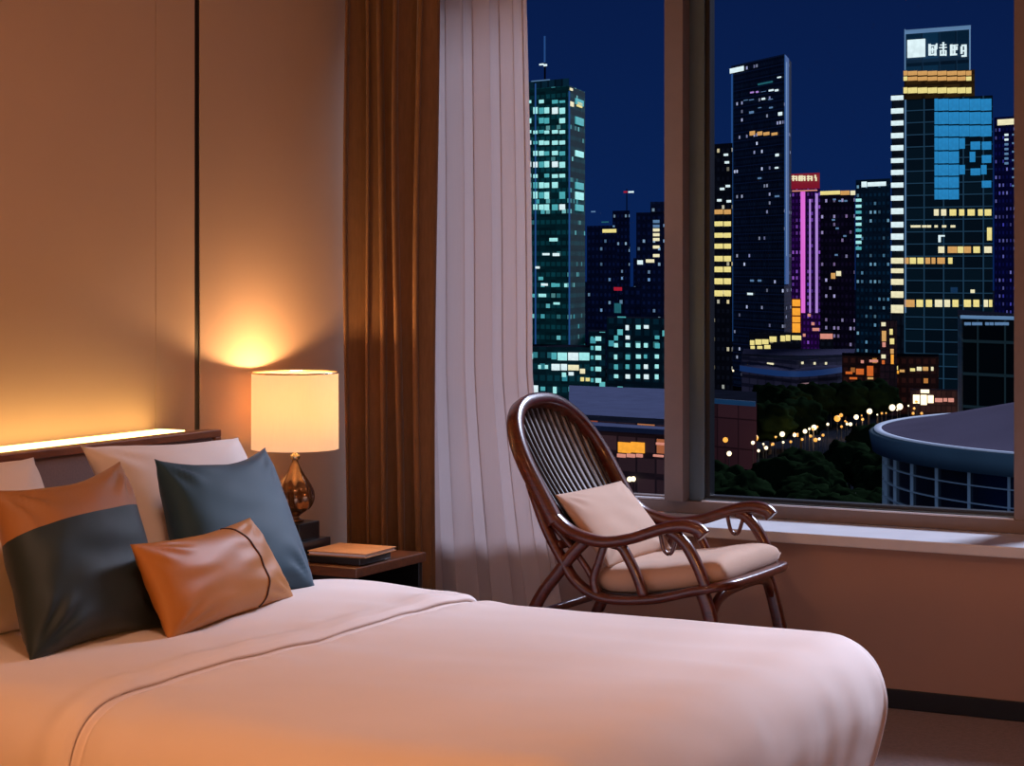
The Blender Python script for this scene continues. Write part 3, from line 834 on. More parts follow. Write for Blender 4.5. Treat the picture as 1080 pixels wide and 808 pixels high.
# --- lower teal blocks
F_blk = facade('teal block facade', 4.2, 4.4, .10, (120, 220, 220), (60, 150, 165), .7, (8, 20, 30), .38, (8, 46, 62), .6, .5, 5, .7)
T = Tower('office_block', [(640, 800), (712, 780)], zat(336, 790), F_blk, 'broad low office block with rows of teal windows beside the window mullion')
for ci, x in enumerate((648.4, 660.5, 671.5, 679.8, 691.4)):
    for ri, y in enumerate((343, 354, 362, 374, 384.5, 395)):
        if random.random() < .12: continue
        T.pane(x, x + random.uniform(2.6, 4.4), y, y + random.uniform(3.5, 5.5), random.choice([E['cyan'], E['teal'], E['white']] if ci < 4 else [E['teal'], E['cyan']]))
T.pane(652, 660, 334, 335, E['teal']); 
T = Tower('office_block', [(620.5, 830), (639, 826)], zat(350, 828), F_blk, 'narrow teal-lit block in front of the tallest left tower')
for y in (355, 365, 375, 387, 399): T.pane(628.5, 634, y, y + 4.5, random.choice([E['cyan'], E['white']])); T.pane(623.5, 626, y, y + 4, E['teal'])
T = Tower('podium', [(545, 800), (622, 790)], zat(366, 795), facade('podium facade', 3, 4.4, .2, (110, 220, 220), (60, 150, 165), .6, (8, 22, 30), .5, (10, 60, 70), .7, .5, 15, .6), 'brightly lit lower storeys at the foot of the teal tower')
for x0, x1, y0, y1, c in ((582, 587, 372, 379, 'teal'), (588.5, 598, 372, 380, 'cyan'), (599.5, 610, 372, 380, 'white'), (611, 621.5, 372, 380, 'cyan'), (552, 562, 373, 378.5, 'cyan'),
                         (582, 590.5, 384, 390.5, 'white'), (592, 598, 384, 390.5, 'white'), (599.5, 610.5, 385, 390.5, 'warm'), (612, 617, 389, 394, 'warm'), (553, 556, 387, 389.5, 'cyan'), (568, 570.5, 385, 389, 'cyan'), (575, 578, 385, 389, 'cyan'),
                         (593, 597, 393, 397.5, 'cyan'), (600, 605, 392.5, 396, 'white'), (612.5, 616, 398, 402, 'yellow'), (618, 622, 398.5, 402, 'yellow'), (552, 567.5, 406.5, 414, 'white'), (570.5, 575, 408, 412, 'teal'), (583.5, 587, 408, 415, 'cyan'), (600, 607, 408, 413, 'teal')):
    T.pane(x0, x1, y0, y1, E[c])

# --- dim towers behind, left light
F_navy = facade('navy tower facade', 3.6, 4.6, .12, (170, 215, 235), (110, 150, 200), .75, (8, 14, 34), .40, (12, 24, 62), .5, .4, 21, .8)
F_navy2 = facade('navy tower facade b', 3.2, 4.4, .16, (190, 220, 240), (120, 160, 210), .75, (8, 14, 34), .40, (12, 24, 62), .45, .4, 33, .8)
T = Tower('apartment_tower', [(619, 1250), (651, 1230)], zat(238, 1240), F_navy, 'dark blue tower just right of the tall teal one')
T.pane(636, 650, 241.5, 245.5, E['yellow']); T.pane(635, 642, 233.5, 235, E['tealdim']); T.pane(624, 628, 222.5, 224, E['skyline'], name='beacon')
T = Tower('apartment_tower', [(646, 1320), (664, 1310)], zat(222, 1310), F_navy2, 'slender dark tower carrying a red beacon')
T.pane(658.2, 661.5, 201.5, 203.5, E['red'], name='beacon'); T.pane(665 - 2, 668.5, 201.5, 203.5, E['white'], name='beacon')
mm = MB().sweep([Vector((0, 0, 0)), Vector((0, 0, 14))], (1, 0, 0), .6, .6, 6).build('mast', M['rooftop'], T.root); p_ = at(661, 1320) ; mm.location = Vector((p_.x, p_.y, zat(222, 1310))) - T.c
T = Tower('apartment_tower', [(671, 1180), (706, 1170)], zat(224, 1175), F_navy2, 'apartment tower with one pale yellow stack of windows beside the mullion')
T.block([at(686, 1172), at(706, 1170), at(706, 1190), at(686, 1192)], T.ztop, zat(213, 1175), F_navy2, 'upper_block')
for y in (232, 237, 241, 246, 251, 259, 268): T.pane(689, 695.5, y, y + 3.2, E['warm'] if y > 240 else E['skyline'])
T.pane(672.5, 678, 274.5, 279, E['white']); T.pane(681.5, 690, 273.5, 277, E['warm'])
T = Tower('apartment_tower', [(652, 1000), (676, 990)], zat(303, 995), F_navy, 'short dark tower topped by a red lamp, amid teal windows')
T.pane(648, 656, 303, 306.5, E['red'], name='beacon'); T.pane(648.5, 655, 320, 330, E['tealdim'])

# --- low hall in front, left light
T = Tower('low_hall', [(612, 520), (712, 500)], zat(446, 510), facade('hall facade', 6, 5, .05, (255, 160, 90), (200, 90, 60), .7, (34, 30, 40), .5, (62, 40, 44), .9, .7, 41), 'low hall with sloping grey roof and an orange lit window', depth=60)
rf = MB(); A, B = at(600, 512), at(716, 492); Cc, D = at(716, 620), at(600, 640)
v = [A, B, Cc, D]; rf.add([Vector((p.x, p.y, zat(448, 510))) - T.c if i < 2 else Vector((p.x, p.y, zat(430, 540) )) - T.c for i, p in enumerate(v)] + [Vector((p.x, p.y, zat(448, 510) - 1.2)) - T.c for i, p in enumerate(v)],
   [(0, 1, 2, 3), (4, 7, 6, 5), (0, 4, 5, 1), (1, 5, 6, 2), (2, 6, 7, 3), (3, 7, 4, 0)])
M['bigroof'] = mat('grey metal roof', srgb(66, 70, 92), 1, spec=0, noise_scale=.2, var=.1)
rf.build('roof', M['bigroof'], T.root)
for x0, x1 in ((653, 665.5), (666.5, 680)): T.pane(x0, x1, 467, 477, E['orange'])
for x0, x1 in ((652, 660), (662, 670), (672, 678)): T.pane(x0, x1, 479, 482, E['roseglow'])
T.pane(693, 706, 467.5, 469, E['roseglow']); T.pane(690, 700, 480, 481.5, E['roseglow'])

# --- right light, from the left
F_brn = facade('brown tower facade', 3.4, 4.6, .10, (250, 220, 150), (200, 200, 190), .8, (18, 18, 26), .25, (26, 30, 44), .5, .4, 51, .5)
T = Tower('apartment_tower', [(735, 1020), (772.5, 1000)], zat(152, 1010), F_brn, 'tower with columns of yellow windows just right of the mullion')
for y0, y1 in ((221, 226), (233.5, 238.7), (245.6, 250.7), (257, 262.3), (270, 275.7), (281.3, 287), (293.6, 299.8), (306.4, 312.4)):
    T.pane(746.5, 750.7, y0, y1, E['warm']); T.pane(754, 762.5, y0, y1, E['gold'] if y0 < 225 else E['yellow']); T.pane(764.2, 770.8, y0, y1, E['yellow' if y0 > 230 else 'gold'])
for x, y in ((766, 195), (748, 194), (760, 198), (764, 162), (765, 170), (749, 164), (757, 210), (767, 211)): T.pane(x, x + 4, y, y + 2.6, E['white'])
F_dark = facade('dark tower facade', 3.0, 4.3, .09, (220, 225, 255), (150, 150, 200), .8, (8, 12, 24), .34, (12, 24, 46), .6, .35, 61, .9, line=.25, linec=(20, 36, 76))
T = Tower('skyscraper', [(771, 1060), (827, 1000), (834.5, 1040)], zat(57, 1000), F_dark, 'tallest dark skyscraper with a pale sign at its top left corner')
T.pane(770.5, 784.5, 69.5, 77.5, E['white'], name='sign')
T.pane(772, 773, 78, 360, E['blueedge'], name='added_edge_glow'); T.pane(827.3, 831, 62, 300, E['blueedge'], 1, name='added_edge_glow')  # bluish light on these edges is put in as emissive strips
T.pane(828, 829, 66, 270, E['skyline'], 1, name='added_edge_glow')
for x0, x1, y0, y1, c in ((791.5, 796.2, 138, 143, 'gold'), (799.5, 804, 138.5, 143, 'gold'), (806, 811.5, 139, 143, 'gold'), (814.5, 820, 139.5, 143, 'gold'),
        (811.5, 816, 94, 96.5, 'white'), (818, 821, 94, 96.5, 'white'), (792, 795, 96.5, 98.5, 'lilac'), (798, 800, 96, 98, 'lilac'), (803, 808, 96, 97.2, 'skyline'), (785, 789, 105, 106.3, 'skyline'), (791, 795, 104.5, 106, 'skyline'), (804, 807, 103, 105.5, 'white'),
        (811, 815, 104, 105.5, 'skyline'), (800.5, 803, 113, 114.2, 'skyline'), (812, 815, 112.5, 114.5, 'skyline'), (821.5, 825, 118, 122, 'white'), (791, 795, 117, 120, 'skyline'), (800, 815, 87, 88.2, 'tealdim'), (820.5, 824, 80.5, 82.5, 'white'),
        (818.5, 821.5, 162, 165, 'white'), (818, 821, 176, 178, 'white'), (800, 803, 187, 189, 'skyline'), (818, 822, 206, 208, 'skyline'), (792, 795, 295, 297, 'skyline'), (800, 803, 295, 297, 'skyline'), (789, 794, 309, 311, 'white')):
    T.pane(x0, x1, y0, y1, E[c])
F_mag = facade('magenta tower facade', 2.6, 3.4, .34, (190, 110, 235), (90, 60, 190), .55, (20, 8, 40), .55, (58, 16, 96), .5, .5, 71, .5)
T = Tower('neon_tower', [(834.5, 1100), (865, 1085)], zat(199, 1090), F_mag, 'purple neon-lit tower under a red rooftop sign')
T.block([at(834.5, 1101), at(864.5, 1086), at(864.5, 1094), at(834.5, 1109)], T.ztop, zat(182.5, 1090), emit('red sign board', srgb(150, 22, 44), .7), 'sign_board')
for x0, x1 in ((836, 841.5), (843, 844.2), (845.2, 850), (851.8, 857.5)):      # illegible strokes of the sign, kept as marks
    T.pane(x0, x1, 185.5, 187, E['warm'], name='sign_stroke', off=.6); T.pane(x0, x1, 188, 189.3, E['warm'], name='sign_stroke', off=.6)
    T.pane(x0 + .8, x0 + 2, 185, 191, E['warm'], name='sign_stroke', off=.6); T.pane(x1 - 1.2, x1, 186, 190.8, E['warm'], name='sign_stroke', off=.6)
T.pane(860, 861.2, 184.5, 188, E['warm'], name='sign_stroke', off=.6); T.pane(860.8, 862, 187, 191, E['warm'], name='sign_stroke', off=.6)
T.pane(836, 862, 200, 202.2, E['roseglow'], name='light_band'); T.pane(845, 849.2, 202, 330, E['pink'], name='neon_strip')
T.pane(860.5, 862.7, 204, 330, E['lilac'], name='neon_strip'); T.pane(854, 855.2, 210, 330, E['lilac'], name='neon_strip')
F_or = facade('tower facade dotted', 3.0, 4.4, .18, (200, 190, 240), (150, 120, 170), .7, (16, 12, 26), .35, (26, 18, 44), .5, .4, 81, .6)
T = Tower('apartment_tower', [(865, 1150), (901.5, 1130)], zat(203, 1140), F_or, 'dark tower under a golden roof band, right of the neon tower')
T.pane(864.5, 886, 201, 205.8, E['yellow'], name='roof_band'); T.pane(887, 896, 201, 205.8, E['gold'], name='roof_band'); T.pane(897.5, 902, 201, 205.8, E['warm'], name='roof_band')
T.pane(882.5, 887, 286, 291, E['warm']); T.pane(877, 881, 288, 294, E['gold'])
for x, y in ((885, 211), (879, 209.5), (891, 211), (878, 231), (882, 240), (890, 248), (881, 268)): T.pane(x, x + 2.6, y, y + 1.8, E['skyline'])
F_cy = facade('cyan edged facade', 3.0, 4.2, .2, (150, 200, 225), (90, 150, 190), .6, (8, 18, 30), .45, (10, 40, 64), .5, .35, 91, .7)
T = Tower('office_tower', [(902.5, 1010), (939, 990)], zat(189, 1000), F_cy, 'blue-black tower with a pale cyan sign, left of the tower with the blue glass')
T.pane(909.3, 914.2, 191.5, 197.5, E['white'], name='sign'); T.pane(915.5, 934.5, 191.5, 196.8, E['white'], name='sign')
for k in range(9): T.pane(903.3, 908.5, 209.5 + 6.35 * k, 212.8 + 6.35 * k, E['teal' if k % 3 == 2 else 'cyan'])

# --- the main tower
F_main = facade('main tower glass', 9.2, 5.3, 0, (250, 225, 150), (210, 220, 200), .6, (8, 18, 28), .32, (8, 30, 42), .9, .85, 101, .4, line=.35, linec=(50, 90, 120))
T = Tower('skyscraper', [(953.5, 905), (1047, 880)], zat(102.5, 890), F_main, 'skyscraper of blue glass with lit rooftop sign and a column of white lights')
MT = T
T.block([at(940.5, 912), at(953.5, 905), at(953.5, 925), at(940.5, 930)], GZ, zat(99, 905), facade('stair shaft', 6, 5, .0, (255, 255, 255), (255, 255, 255), 0, (20, 22, 30), .25, (20, 30, 44), .8, .8, 5), 'stair_shaft')
for y0, y1 in ((100.5, 106), (114, 120), (127, 132.7), (140, 146), (153, 159), (166.7, 172), (179, 184.7), (192.5, 198), (206.3, 211.7), (219.5, 226), (234, 240), (246.3, 252.8), (259, 264.6), (272, 278), (283.2, 288), (294.3, 300.4), (307.4, 314), (321.7, 330)):
    T.pane(940.2, 952.8, y0, y1, E['white' if y0 < 270 else 'warm'])
ex = [985.7, 989.6, 1000.8, 1011.7, 1022.6, 1034.5, 1046]; ey = [103.4, 117.4, 131.7, 144.7, 159, 173, 186, 199, 211]
for r in range(8):
    for c in range(6):
        if r >= 3 and c >= 3:
            if (r, c) in ((3, 4), (3, 5), (5, 4), (4, 5), (6, 5)): T.pane(ex[c] + 1.5, ex[c + 1] - .6, ey[r] + 4.5, ey[r + 1] - 1, E['blue'])
            elif (r, c) in ((3, 3), (5, 3), (4, 4), (5, 5)): T.pane(ex[c] + .6, ex[c] + 6, ey[r] + 1, ey[r + 1] - 2, E['blue'])
            continue
        T.pane(ex[c] + .35, ex[c + 1] - .35, ey[r] + .6, ey[r + 1] - .6, E['blue'])
for x0, x1 in ((985.5, 990), (993, 998), (1002, 1008.5), (1012, 1017), (1021, 1028), (1032, 1036.5), (1039, 1045.5)): T.pane(x0, x1, 220.7, 227.5, E['warm' if x0 < 1000 else 'yellow'])
for x0, x1 in ((961, 971), (973, 977), (978, 982), (986, 989), (994, 998), (1003, 1007.5)): T.pane(x0, x1, 237.5, 240, E['warm'])
for x0, x1, c in ((990, 996, 'warm'), (1000, 1009.5, 'gold'), (1010.5, 1016, 'yellow'), (1017, 1024, 'gold'), (1027, 1033.5, 'yellow'), (1038.5, 1046, 'warm')): T.pane(x0, x1, 260, 266.8, E[c])
T.pane(990, 992.2, 248, 255.5, E['white']); T.pane(990, 996.5, 248, 249.6, E['white']); T.pane(1041.5, 1046, 240, 253.5, E['yellow'])
for x0, x1, c in ((954.5, 958.5, 'gold'), (960, 966, 'yellow'), (968, 974, 'yellow'), (976.5, 981, 'gold'), (983, 986.5, 'gold'), (989, 996.5, 'gold'), (1000.5, 1004.5, 'yellow')): T.pane(x0, x1, 271.8, 278.3, E[c])
for k, (x0, x1) in enumerate(((954.5, 964.5), (967, 973.5), (977, 983), (986.5, 993.8), (996.5, 1002), (1005, 1010.8), (1017, 1024), (1027, 1032.8), (1038, 1042), (1043.5, 1046.5))): T.pane(x0, x1, 316.2, 323.7, E['gold' if k == 0 else ('warm' if k in (3, 4, 8) else 'yellow')])
T.pane(1024, 1028, 305.5, 309, E['warm']); T.pane(1003, 1010, 303, 309, E['bluedim'])
T.pane(955, 955.7, 103, 330, E['skyline'], name='added_edge_glow')  # edge brightness added as a glowing strip
# crown storeys and sign frame
zc0, zc1 = zat(101.5, 890), zat(74.5, 890)
T.block([at(953.5, 904), at(1028, 884.5), at(1028, 900), at(953.5, 920)], T.ztop, zc1, facade('crown storeys', 9, 4, 0, (255, 255, 255), (255, 255, 255), 0, (40, 26, 14), .3, (70, 50, 20), .8, .8, 6), 'crown')
cxs = [955, 959.5, 970, 980.5, 991, 1001, 1012, 1021, 1027]
for i in range(8):
    T.pane(cxs[i] + .5, cxs[i + 1] - .5, 75, 80, E['gold'], off=2.2); T.pane(cxs[i] + .5, cxs[i + 1] - .5, 81, 85.6, E['yellow' if i in (0, 7) else 'gold'], off=2.2)
    T.pane(cxs[i] + .5, cxs[i + 1] - .5, 92.5, 98.8, E['yellow'], off=2.2)
T.block([at(955, 905.5), at(1023, 887), at(1023, 889), at(955, 907.5)], zc1, zat(32, 890), facade('sign screen', 8, 30, 0, (255, 255, 255), (255, 255, 255), 0, (10, 26, 44), .6, (12, 46, 70), .9, .9, 6, line=.2), 'sign_screen')
for x0, x1, y0, y1 in ((954.5, 1024, 31, 31.9), (954.5, 955.4, 31, 74), (1022.8, 1023.8, 31, 74)): T.pane(x0, x1, y0, y1, E['skyline'], name='sign_frame', off=.4)
T.pane(958, 976.5, 41, 61.2, E['white'], name='sign_logo', off=.8)
Z = E['white']
def st(*r):
    for q in r: MT.pane(*q, Z, name='sign_stroke', off=.8)
st((980.2, 988.5, 56.5, 58.8), (980.2, 982.5, 46.5, 58.8), (986.3, 988.3, 47.5, 58.8), (980.2, 985.5, 47.5, 49.3), (980.2, 988.5, 51.8, 53.5), (983.5, 985, 50, 56), (988, 989.3, 46, 52))
st((991.5, 999.2, 49.5, 51.2), (992.5, 998.8, 46.8, 48.2), (995, 996.5, 44.5, 58.5), (992.2, 999, 53, 54.3), (992.2, 999, 57, 59), (992.2, 993.6, 53, 59), (997.7, 999, 53, 59))
st((1003, 1011, 47, 48.9), (1003, 1010, 56.5, 58.8), (1003, 1005.3, 47, 58.8), (1006.5, 1008.3, 48, 58), (1003, 1010.5, 51.7, 53.4), (1009, 1010.6, 49, 52))
st((1015, 1020, 47, 49), (1014, 1016, 49, 57), (1018, 1020.2, 47, 60), (1015, 1020, 58, 60.2), (1015, 1019, 53, 54.6))

F_rt = facade('violet tower facade', 2.4, 4.2, .30, (150, 150, 230), (70, 70, 190), .6, (8, 10, 40), .5, (14, 18, 78), .4, .4, 111, .4)
T = Tower('apartment_tower', [(1048.5, 1100), (1090, 1080)], zat(122.5, 1090), F_rt, 'violet-blue tower with pale sign at the right window jamb')
T.pane(1052.5, 1078, 124.5, 132.3, E['warm'], name='sign')
for k in range(7): T.pane(1060, 1063.5, 141 + 5 * k, 143.5 + 5 * k, E['white' if k < 2 else 'skyline']); T.pane(1068, 1071, 141 + 9 * k, 143 + 9 * k, E['skyline'])

# dark glass box behind the round hall
F_box = facade('black glass box', 4.4, 4.3, 0, (255, 255, 255), (255, 255, 255), 0, (6, 9, 12), .25, (4, 12, 16), .9, .9, 121, .4, line=.35, linec=(36, 56, 66))
T = Tower('glass_block', [(1010, 300), (1015.5, 272), (1100, 262)], zat(336.5, 271), F_box, 'plain black glass block with a blue left edge behind the round hall', depth=30)
T.pane(1010.4, 1015.2, 338, 440, E['bluedim'], 0, name='edge_panel', off=.05, thk=.1)
T.pane(1014, 1085, 334.2, 336, E['skyline'], 1, name='parapet_glow', off=.1, thk=.3)
for x0, x1 in ((1018, 1021), (1022, 1024), (1026, 1029), (1030, 1032.5), (1033, 1036), (1040, 1043), (1044.5, 1048), (1050, 1053), (1054, 1058), (1059, 1064)): T.pane(x0, x1, 340, 343, E['skyline'], 1, name='sign_stroke', off=.1, thk=.2)

# round hall
rc = RT * 61.9 + FW * 177; ZR = -12.9
rh = empty('round_hall', (rc.x, rc.y, GZ), 'round hall with domed grey roof and gridded glass wall below the window', 'building')
pf = [(30.6, ZR - 1.75), (30.9, ZR - .2), (30.4, ZR), (29.2, ZR + .05), (24, ZR + 1.1), (18, ZR + 2.3), (10, ZR + 4.0), (.1, ZR + 6.0)]
M['hallroof'] = mat('round hall roof', srgb(72, 66, 80), 1, spec=0, noise_scale=.15, var=.1)
M['fascia'] = mat('round hall fascia', srgb(104, 124, 128), .9, spec=.1, noise_scale=.2, var=.08)
MB().lathe([(r, z - GZ) for r, z in pf[2:]], 120, caps=False).build('roof', M['hallroof'], rh, True)
MB().lathe([(29.4, ZR - 1.7 - GZ)] + [(r, z - GZ) for r, z in pf[:3]], 120, caps=False).build('fascia', M['fascia'], rh, True)
MB().lathe([(29.8, ZR + .02 - GZ), (30.45, ZR + .02 - GZ), (30.45, ZR + .12 - GZ), (29.8, ZR + .12 - GZ)], 120, caps=False).build('roof_edge_trim', emit('pale rim with added glow', srgb(150, 160, 185), .35, srgb(170, 175, 190)), rh, True)  # pale rim brightened by added emission, no lamp runs along it
M['hallglass'] = mat('dark hall glass', srgb(8, 22, 40), .15, noise_scale=.3, var=.4)
MB().lathe([(29.5, 0), (29.5, ZR - 1.7 - GZ)], 120, caps=False).build('glass_wall', M['hallglass'], rh, True)
M['mull'] = emit('metal mullions with added glow', srgb(80, 100, 120), .16, srgb(150, 160, 175))  # faint emission added in place of light falling on the mullions
mu = MB()
for k in range(44):
    a = 2 * PI * k / 44; c_, s_ = math.cos(a), math.sin(a)
    mu.box(29.45, 29.75, -.04, .04, 20, ZR - 1.75 - GZ); mu.v[-8:] = [Vector((v.x * c_ - v.y * s_, v.x * s_ + v.y * c_, v.z)) for v in mu.v[-8:]]
for z in (ZR - 2.9, ZR - 4.3, ZR - 5.6, ZR - 7.0):
    mu.lathe([(29.5, z - GZ), (29.75, z - GZ), (29.75, z - GZ + .08), (29.5, z - GZ + .08)], 120, caps=False)
mu.build('mullions', M['mull'], rh)

# --- mid-ground between the towers
T = Tower('shopping_arcade', [(790, 990), (845, 975)], zat(351, 982), F_brn, 'low arcade of glowing yellow openings below the neon tower', depth=10)
for x0, x1, y0, y1 in ((791.5, 795.5, 359, 364), (797, 803, 358, 363.5), (804, 810.5, 358, 363), (812, 819, 355, 360.5), (823.5, 828, 354, 360), (829, 833.5, 353.5, 359.5), (835.5, 845, 354, 358.5), (806.5, 812.5, 364, 369.5), (792, 796, 365, 368), (799, 804, 365, 368)):
    T.pane(x0, x1, y0, y1, E['yellow'])
T = Tower('lit_signboard', [(835, 1090), (844.8, 1088)], zat(315, 1089), facade('sign tower', 2, 3, .0, (255, 255, 255), (255, 255, 255), 0, (60, 20, 10), .5, (120, 40, 20), .8, .8, 5), 'tall orange light sign in front of the neon tower', 'sign', depth=5)
for y0, y1 in ((316, 323), (325, 332.5), (334, 340), (341, 352)): T.pane(835.8, 844, y0, y1, E['orange'], name='light_panel')
for x0, x1, y in ((847, 849.5, 352), (856, 859, 340), (857, 861, 346), (852, 855, 331), (861, 864, 346)): T.pane(x0, x1, y, y + 3, E['roseglow'], name='light_panel')
T = Tower('kiosk', [(864, 1070), (879, 1070)], zat(350, 1070), F_brn, 'small red-orange lit kiosk right of the tall orange sign', depth=10)
T.pane(865, 878, 352, 357.5, E['roseglow'])
T = Tower('station_hall', [(782, 930), (840, 880), (893, 915)], zat(378, 900), facade('station wall', 8, 4, .03, (240, 200, 160), (200, 150, 160), .5, (40, 42, 60), .55, (36, 34, 52), .9, .6, 131), 'long low dark hall with curved roof and blue edge', depth=40)
v = []; f = []
for i in range(13):
    t = i / 12; px = 780 + 118 * t; bulge = math.sin(PI * t)
    A = at(px, 922 - 50 * bulge); B = at(px + 4, 955)
    v += [Vector((A.x, A.y, zat(388, 900))) - T.c, Vector((B.x, B.y, zat(368, 955))) - T.c, Vector((A.x, A.y, zat(394, 900))) - T.c]
for i in range(12):
    a = 3 * i; f += [(a, a + 3, a + 4, a + 1), (a, a + 2, a + 5, a + 3)]
M['stroof'] = emit('blue canopy edge glow', srgb(24, 52, 104), .7); M['stroof2'] = mat('station roof metal', srgb(50, 48, 66), 1, spec=0, noise_scale=.1)  # blue roof edge glows by added emission, no lamp along it
mesh_obj('roof', v, [q for i, q in enumerate(f) if i % 2 == 0], M['stroof2'], T.root, True)
mesh_obj('canopy_edge', v, [q for i, q in enumerate(f) if i % 2 == 1], M['stroof'], T.root, True)
for x0, x1, y in ((810, 816, 383), (845, 846.5, 381.5), (858, 859.3, 382), (870, 871.2, 382)): T.pane(x0, x1, y, y + 2.6, E['warm'], 0 if x0 < 840 else 1)
# night market
F_mk = facade('market facade', 3, 4, .10, (255, 170, 80), (220, 90, 60), .6, (14, 8, 8), .35, (60, 26, 20), .6, .5, 141)
T = Tower('night_market', [(888, 862), (990, 850)], zat(376, 855), F_mk, 'orange glowing market hall below the blue glass skyscraper', depth=30)
for x0, x1, y0, y1, c in ((892, 899, 392, 394.5, 'deeporange'), (903, 911, 389, 395, 'deeporange'), (914.5, 921, 386, 396.5, 'deeporange'), (908, 911, 380, 383, 'roseglow'), (917, 926, 379.5, 382, 'roseglow'), (929.5, 936, 386, 396, 'orange'), (937, 947, 386, 390, 'yellow'), (937, 948, 391, 394, 'orange'),
        (949, 954, 390, 392.5, 'gold'), (960, 965, 388.5, 391.5, 'yellow'), (967, 972, 387, 391, 'warm'), (973.5, 979, 387, 391, 'gold'), (982, 984.5, 387, 391, 'warm'), (896, 904, 398, 400, 'deeporange'), (915, 921, 398, 400, 'gold'), (929, 933, 397, 403, 'warm'), (936, 945, 398, 400, 'deeporange')):
    T.pane(x0, x1, y0, y1, E[c])
T = Tower('lit_pylon', [(928, 846), (946, 845)], zat(338, 845), facade('pylon', 2, 3, .0, (255, 255, 255), (255, 255, 255), 0, (10, 6, 9), .35, (40, 22, 30), .8, .8, 5), 'pair of glowing orange light columns left of the glass skyscraper', 'sign', depth=6)
for x0, x1, y0, y1, c in ((929.5, 934, 340, 344, 'warm'), (930, 934.5, 349, 360, 'gold'), (930.5, 934, 361, 366, 'roseglow'), (929.5, 934, 374, 378, 'warm'), (930, 933, 380, 384, 'deeporange'), (938.2, 941.5, 347, 353, 'yellow'), (938.5, 943, 357, 363, 'yellow'), (939, 942.5, 368, 373, 'gold'), (939.5, 942.5, 374, 384, 'orange')):
    T.pane(x0, x1, y0, y1, E[c], name='light_panel')
# bright billboard
T = Tower('lit_billboard', [(960, 822), (1010, 818)], zat(411, 820), facade('billboard wall', 2, 3, .0, (255, 255, 255), (255, 255, 255), 0, (40, 24, 22), .5, (60, 32, 26), .8, .8, 5), 'very bright white and orange billboard beyond the trees', 'billboard', depth=5)
for x0, x1, y0, y1, c in ((963, 970, 416.5, 425.5, 'lamp'), (971, 977.5, 416.5, 427, 'lamp'), (978.5, 984.5, 417, 425, 'lamp'), (971, 980, 411, 414.5, 'lamp'), (986, 994, 420, 424, 'roseglow'), (995, 999, 420, 423.5, 'roseglow'), (1000, 1006, 420, 424, 'roseglow')): T.pane(x0, x1, y0, y1, E[c], name='light_panel')
# brown-roofed shed lower left of the right light
T = Tower('warehouse', [(735, 640), (798, 620)], zat(424, 630), facade('warehouse wall', 9, 9, .0, (255, 255, 255), (255, 255, 255), 0, (40, 24, 28), .5, (52, 28, 34), .95, .95, 151), 'plain reddish brown warehouse wall behind the sodium lamps', depth=60)
T.pane(735, 797, 423.5, 424.2, E['bluedim'], name='parapet_glow')  # faint bluish emissive strip along the parapet

# far city fabric: individual dark blocks filling the gaps
random.seed(23)
k = 0
for px in range(612, 712, 14):
    w = random.uniform(9, 12); y = random.uniform(250, 300)
    Tower('distant_block', [(px, 1650), (px + w, 1640)], zat(y, 1645), [F_navy, F_navy2][k % 2], 'dark distant high-rise in the haze left of the window mullion', group='distant high-rises left', depth=20); k += 1
for px in list(range(742, 905, 15)):
    w = random.uniform(9, 13); y = random.uniform(300, 335)
    Tower('distant_block', [(px, 1650), (px + w, 1640)], zat(y, 1645), [F_navy, F_navy2, F_or][k % 3], 'dark distant high-rise filling the skyline between nearer towers', group='distant high-rises right', depth=20); k += 1

# street lamps
M['pole'] = mat('lamp pole', srgb(16, 15, 15), .6, noise_scale=1)
def blob_mesh(m, r):
    mb = MB(); n = 10
    prof = [(max(.001, r * math.sin(PI * i / 8)), -r * math.cos(PI * i / 8)) for i in range(9)]
    mb.lathe(prof, 12, caps=False)
    o = mb.build('lantern', m, None, True); COL.objects.unlink(o); return o.data
pole_me = MB().sweep([Vector((0, 0, 0)), Vector((0, 0, 8.6))], (1, 0, 0), .2, .2, 8)
po = pole_me.build('pole', M['pole'], None); COL.objects.unlink(po)
LM = {'w': blob_mesh(E['lamp'], 1), 'o': blob_mesh(E['lampo'], 1)}
def street_lamp(px, y, r, kind, label, group):
    d = (CZ - (GZ + 9)) * 2180 / (y - 280)
    p = at(px, d)
    root = empty('street_lamp', (p.x, p.y, GZ), label, 'street lamp', group)
    a = bpy.data.objects.new('pole', po.data); link(a, root)
    b = bpy.data.objects.new('lantern', LM[kind]); link(b, root); b.location = (0, 0, 9); s = r / 2180 * d; b.scale = (s, s, s)
for px, y, r, k_ in ((767, 455, 3.2, 'o'), (765, 464, 2.8, 'o'), (790.5, 448, 4.2, 'o'), (796, 462, 3.8, 'o'), (794, 467, 2.0, 'w'), (800, 443, 1.8, 'o'), (807, 439.6, 2.4, 'w'), (750, 437, 2.3, 'w'), (758.5, 435, 2.2, 'w'), (769, 478.5, 2.6, 'w'), (749, 484, 3.2, 'w')):
    street_lamp(px, y, r, k_, 'glowing street lamp before the reddish brown warehouse wall', 'lamps by the warehouse')
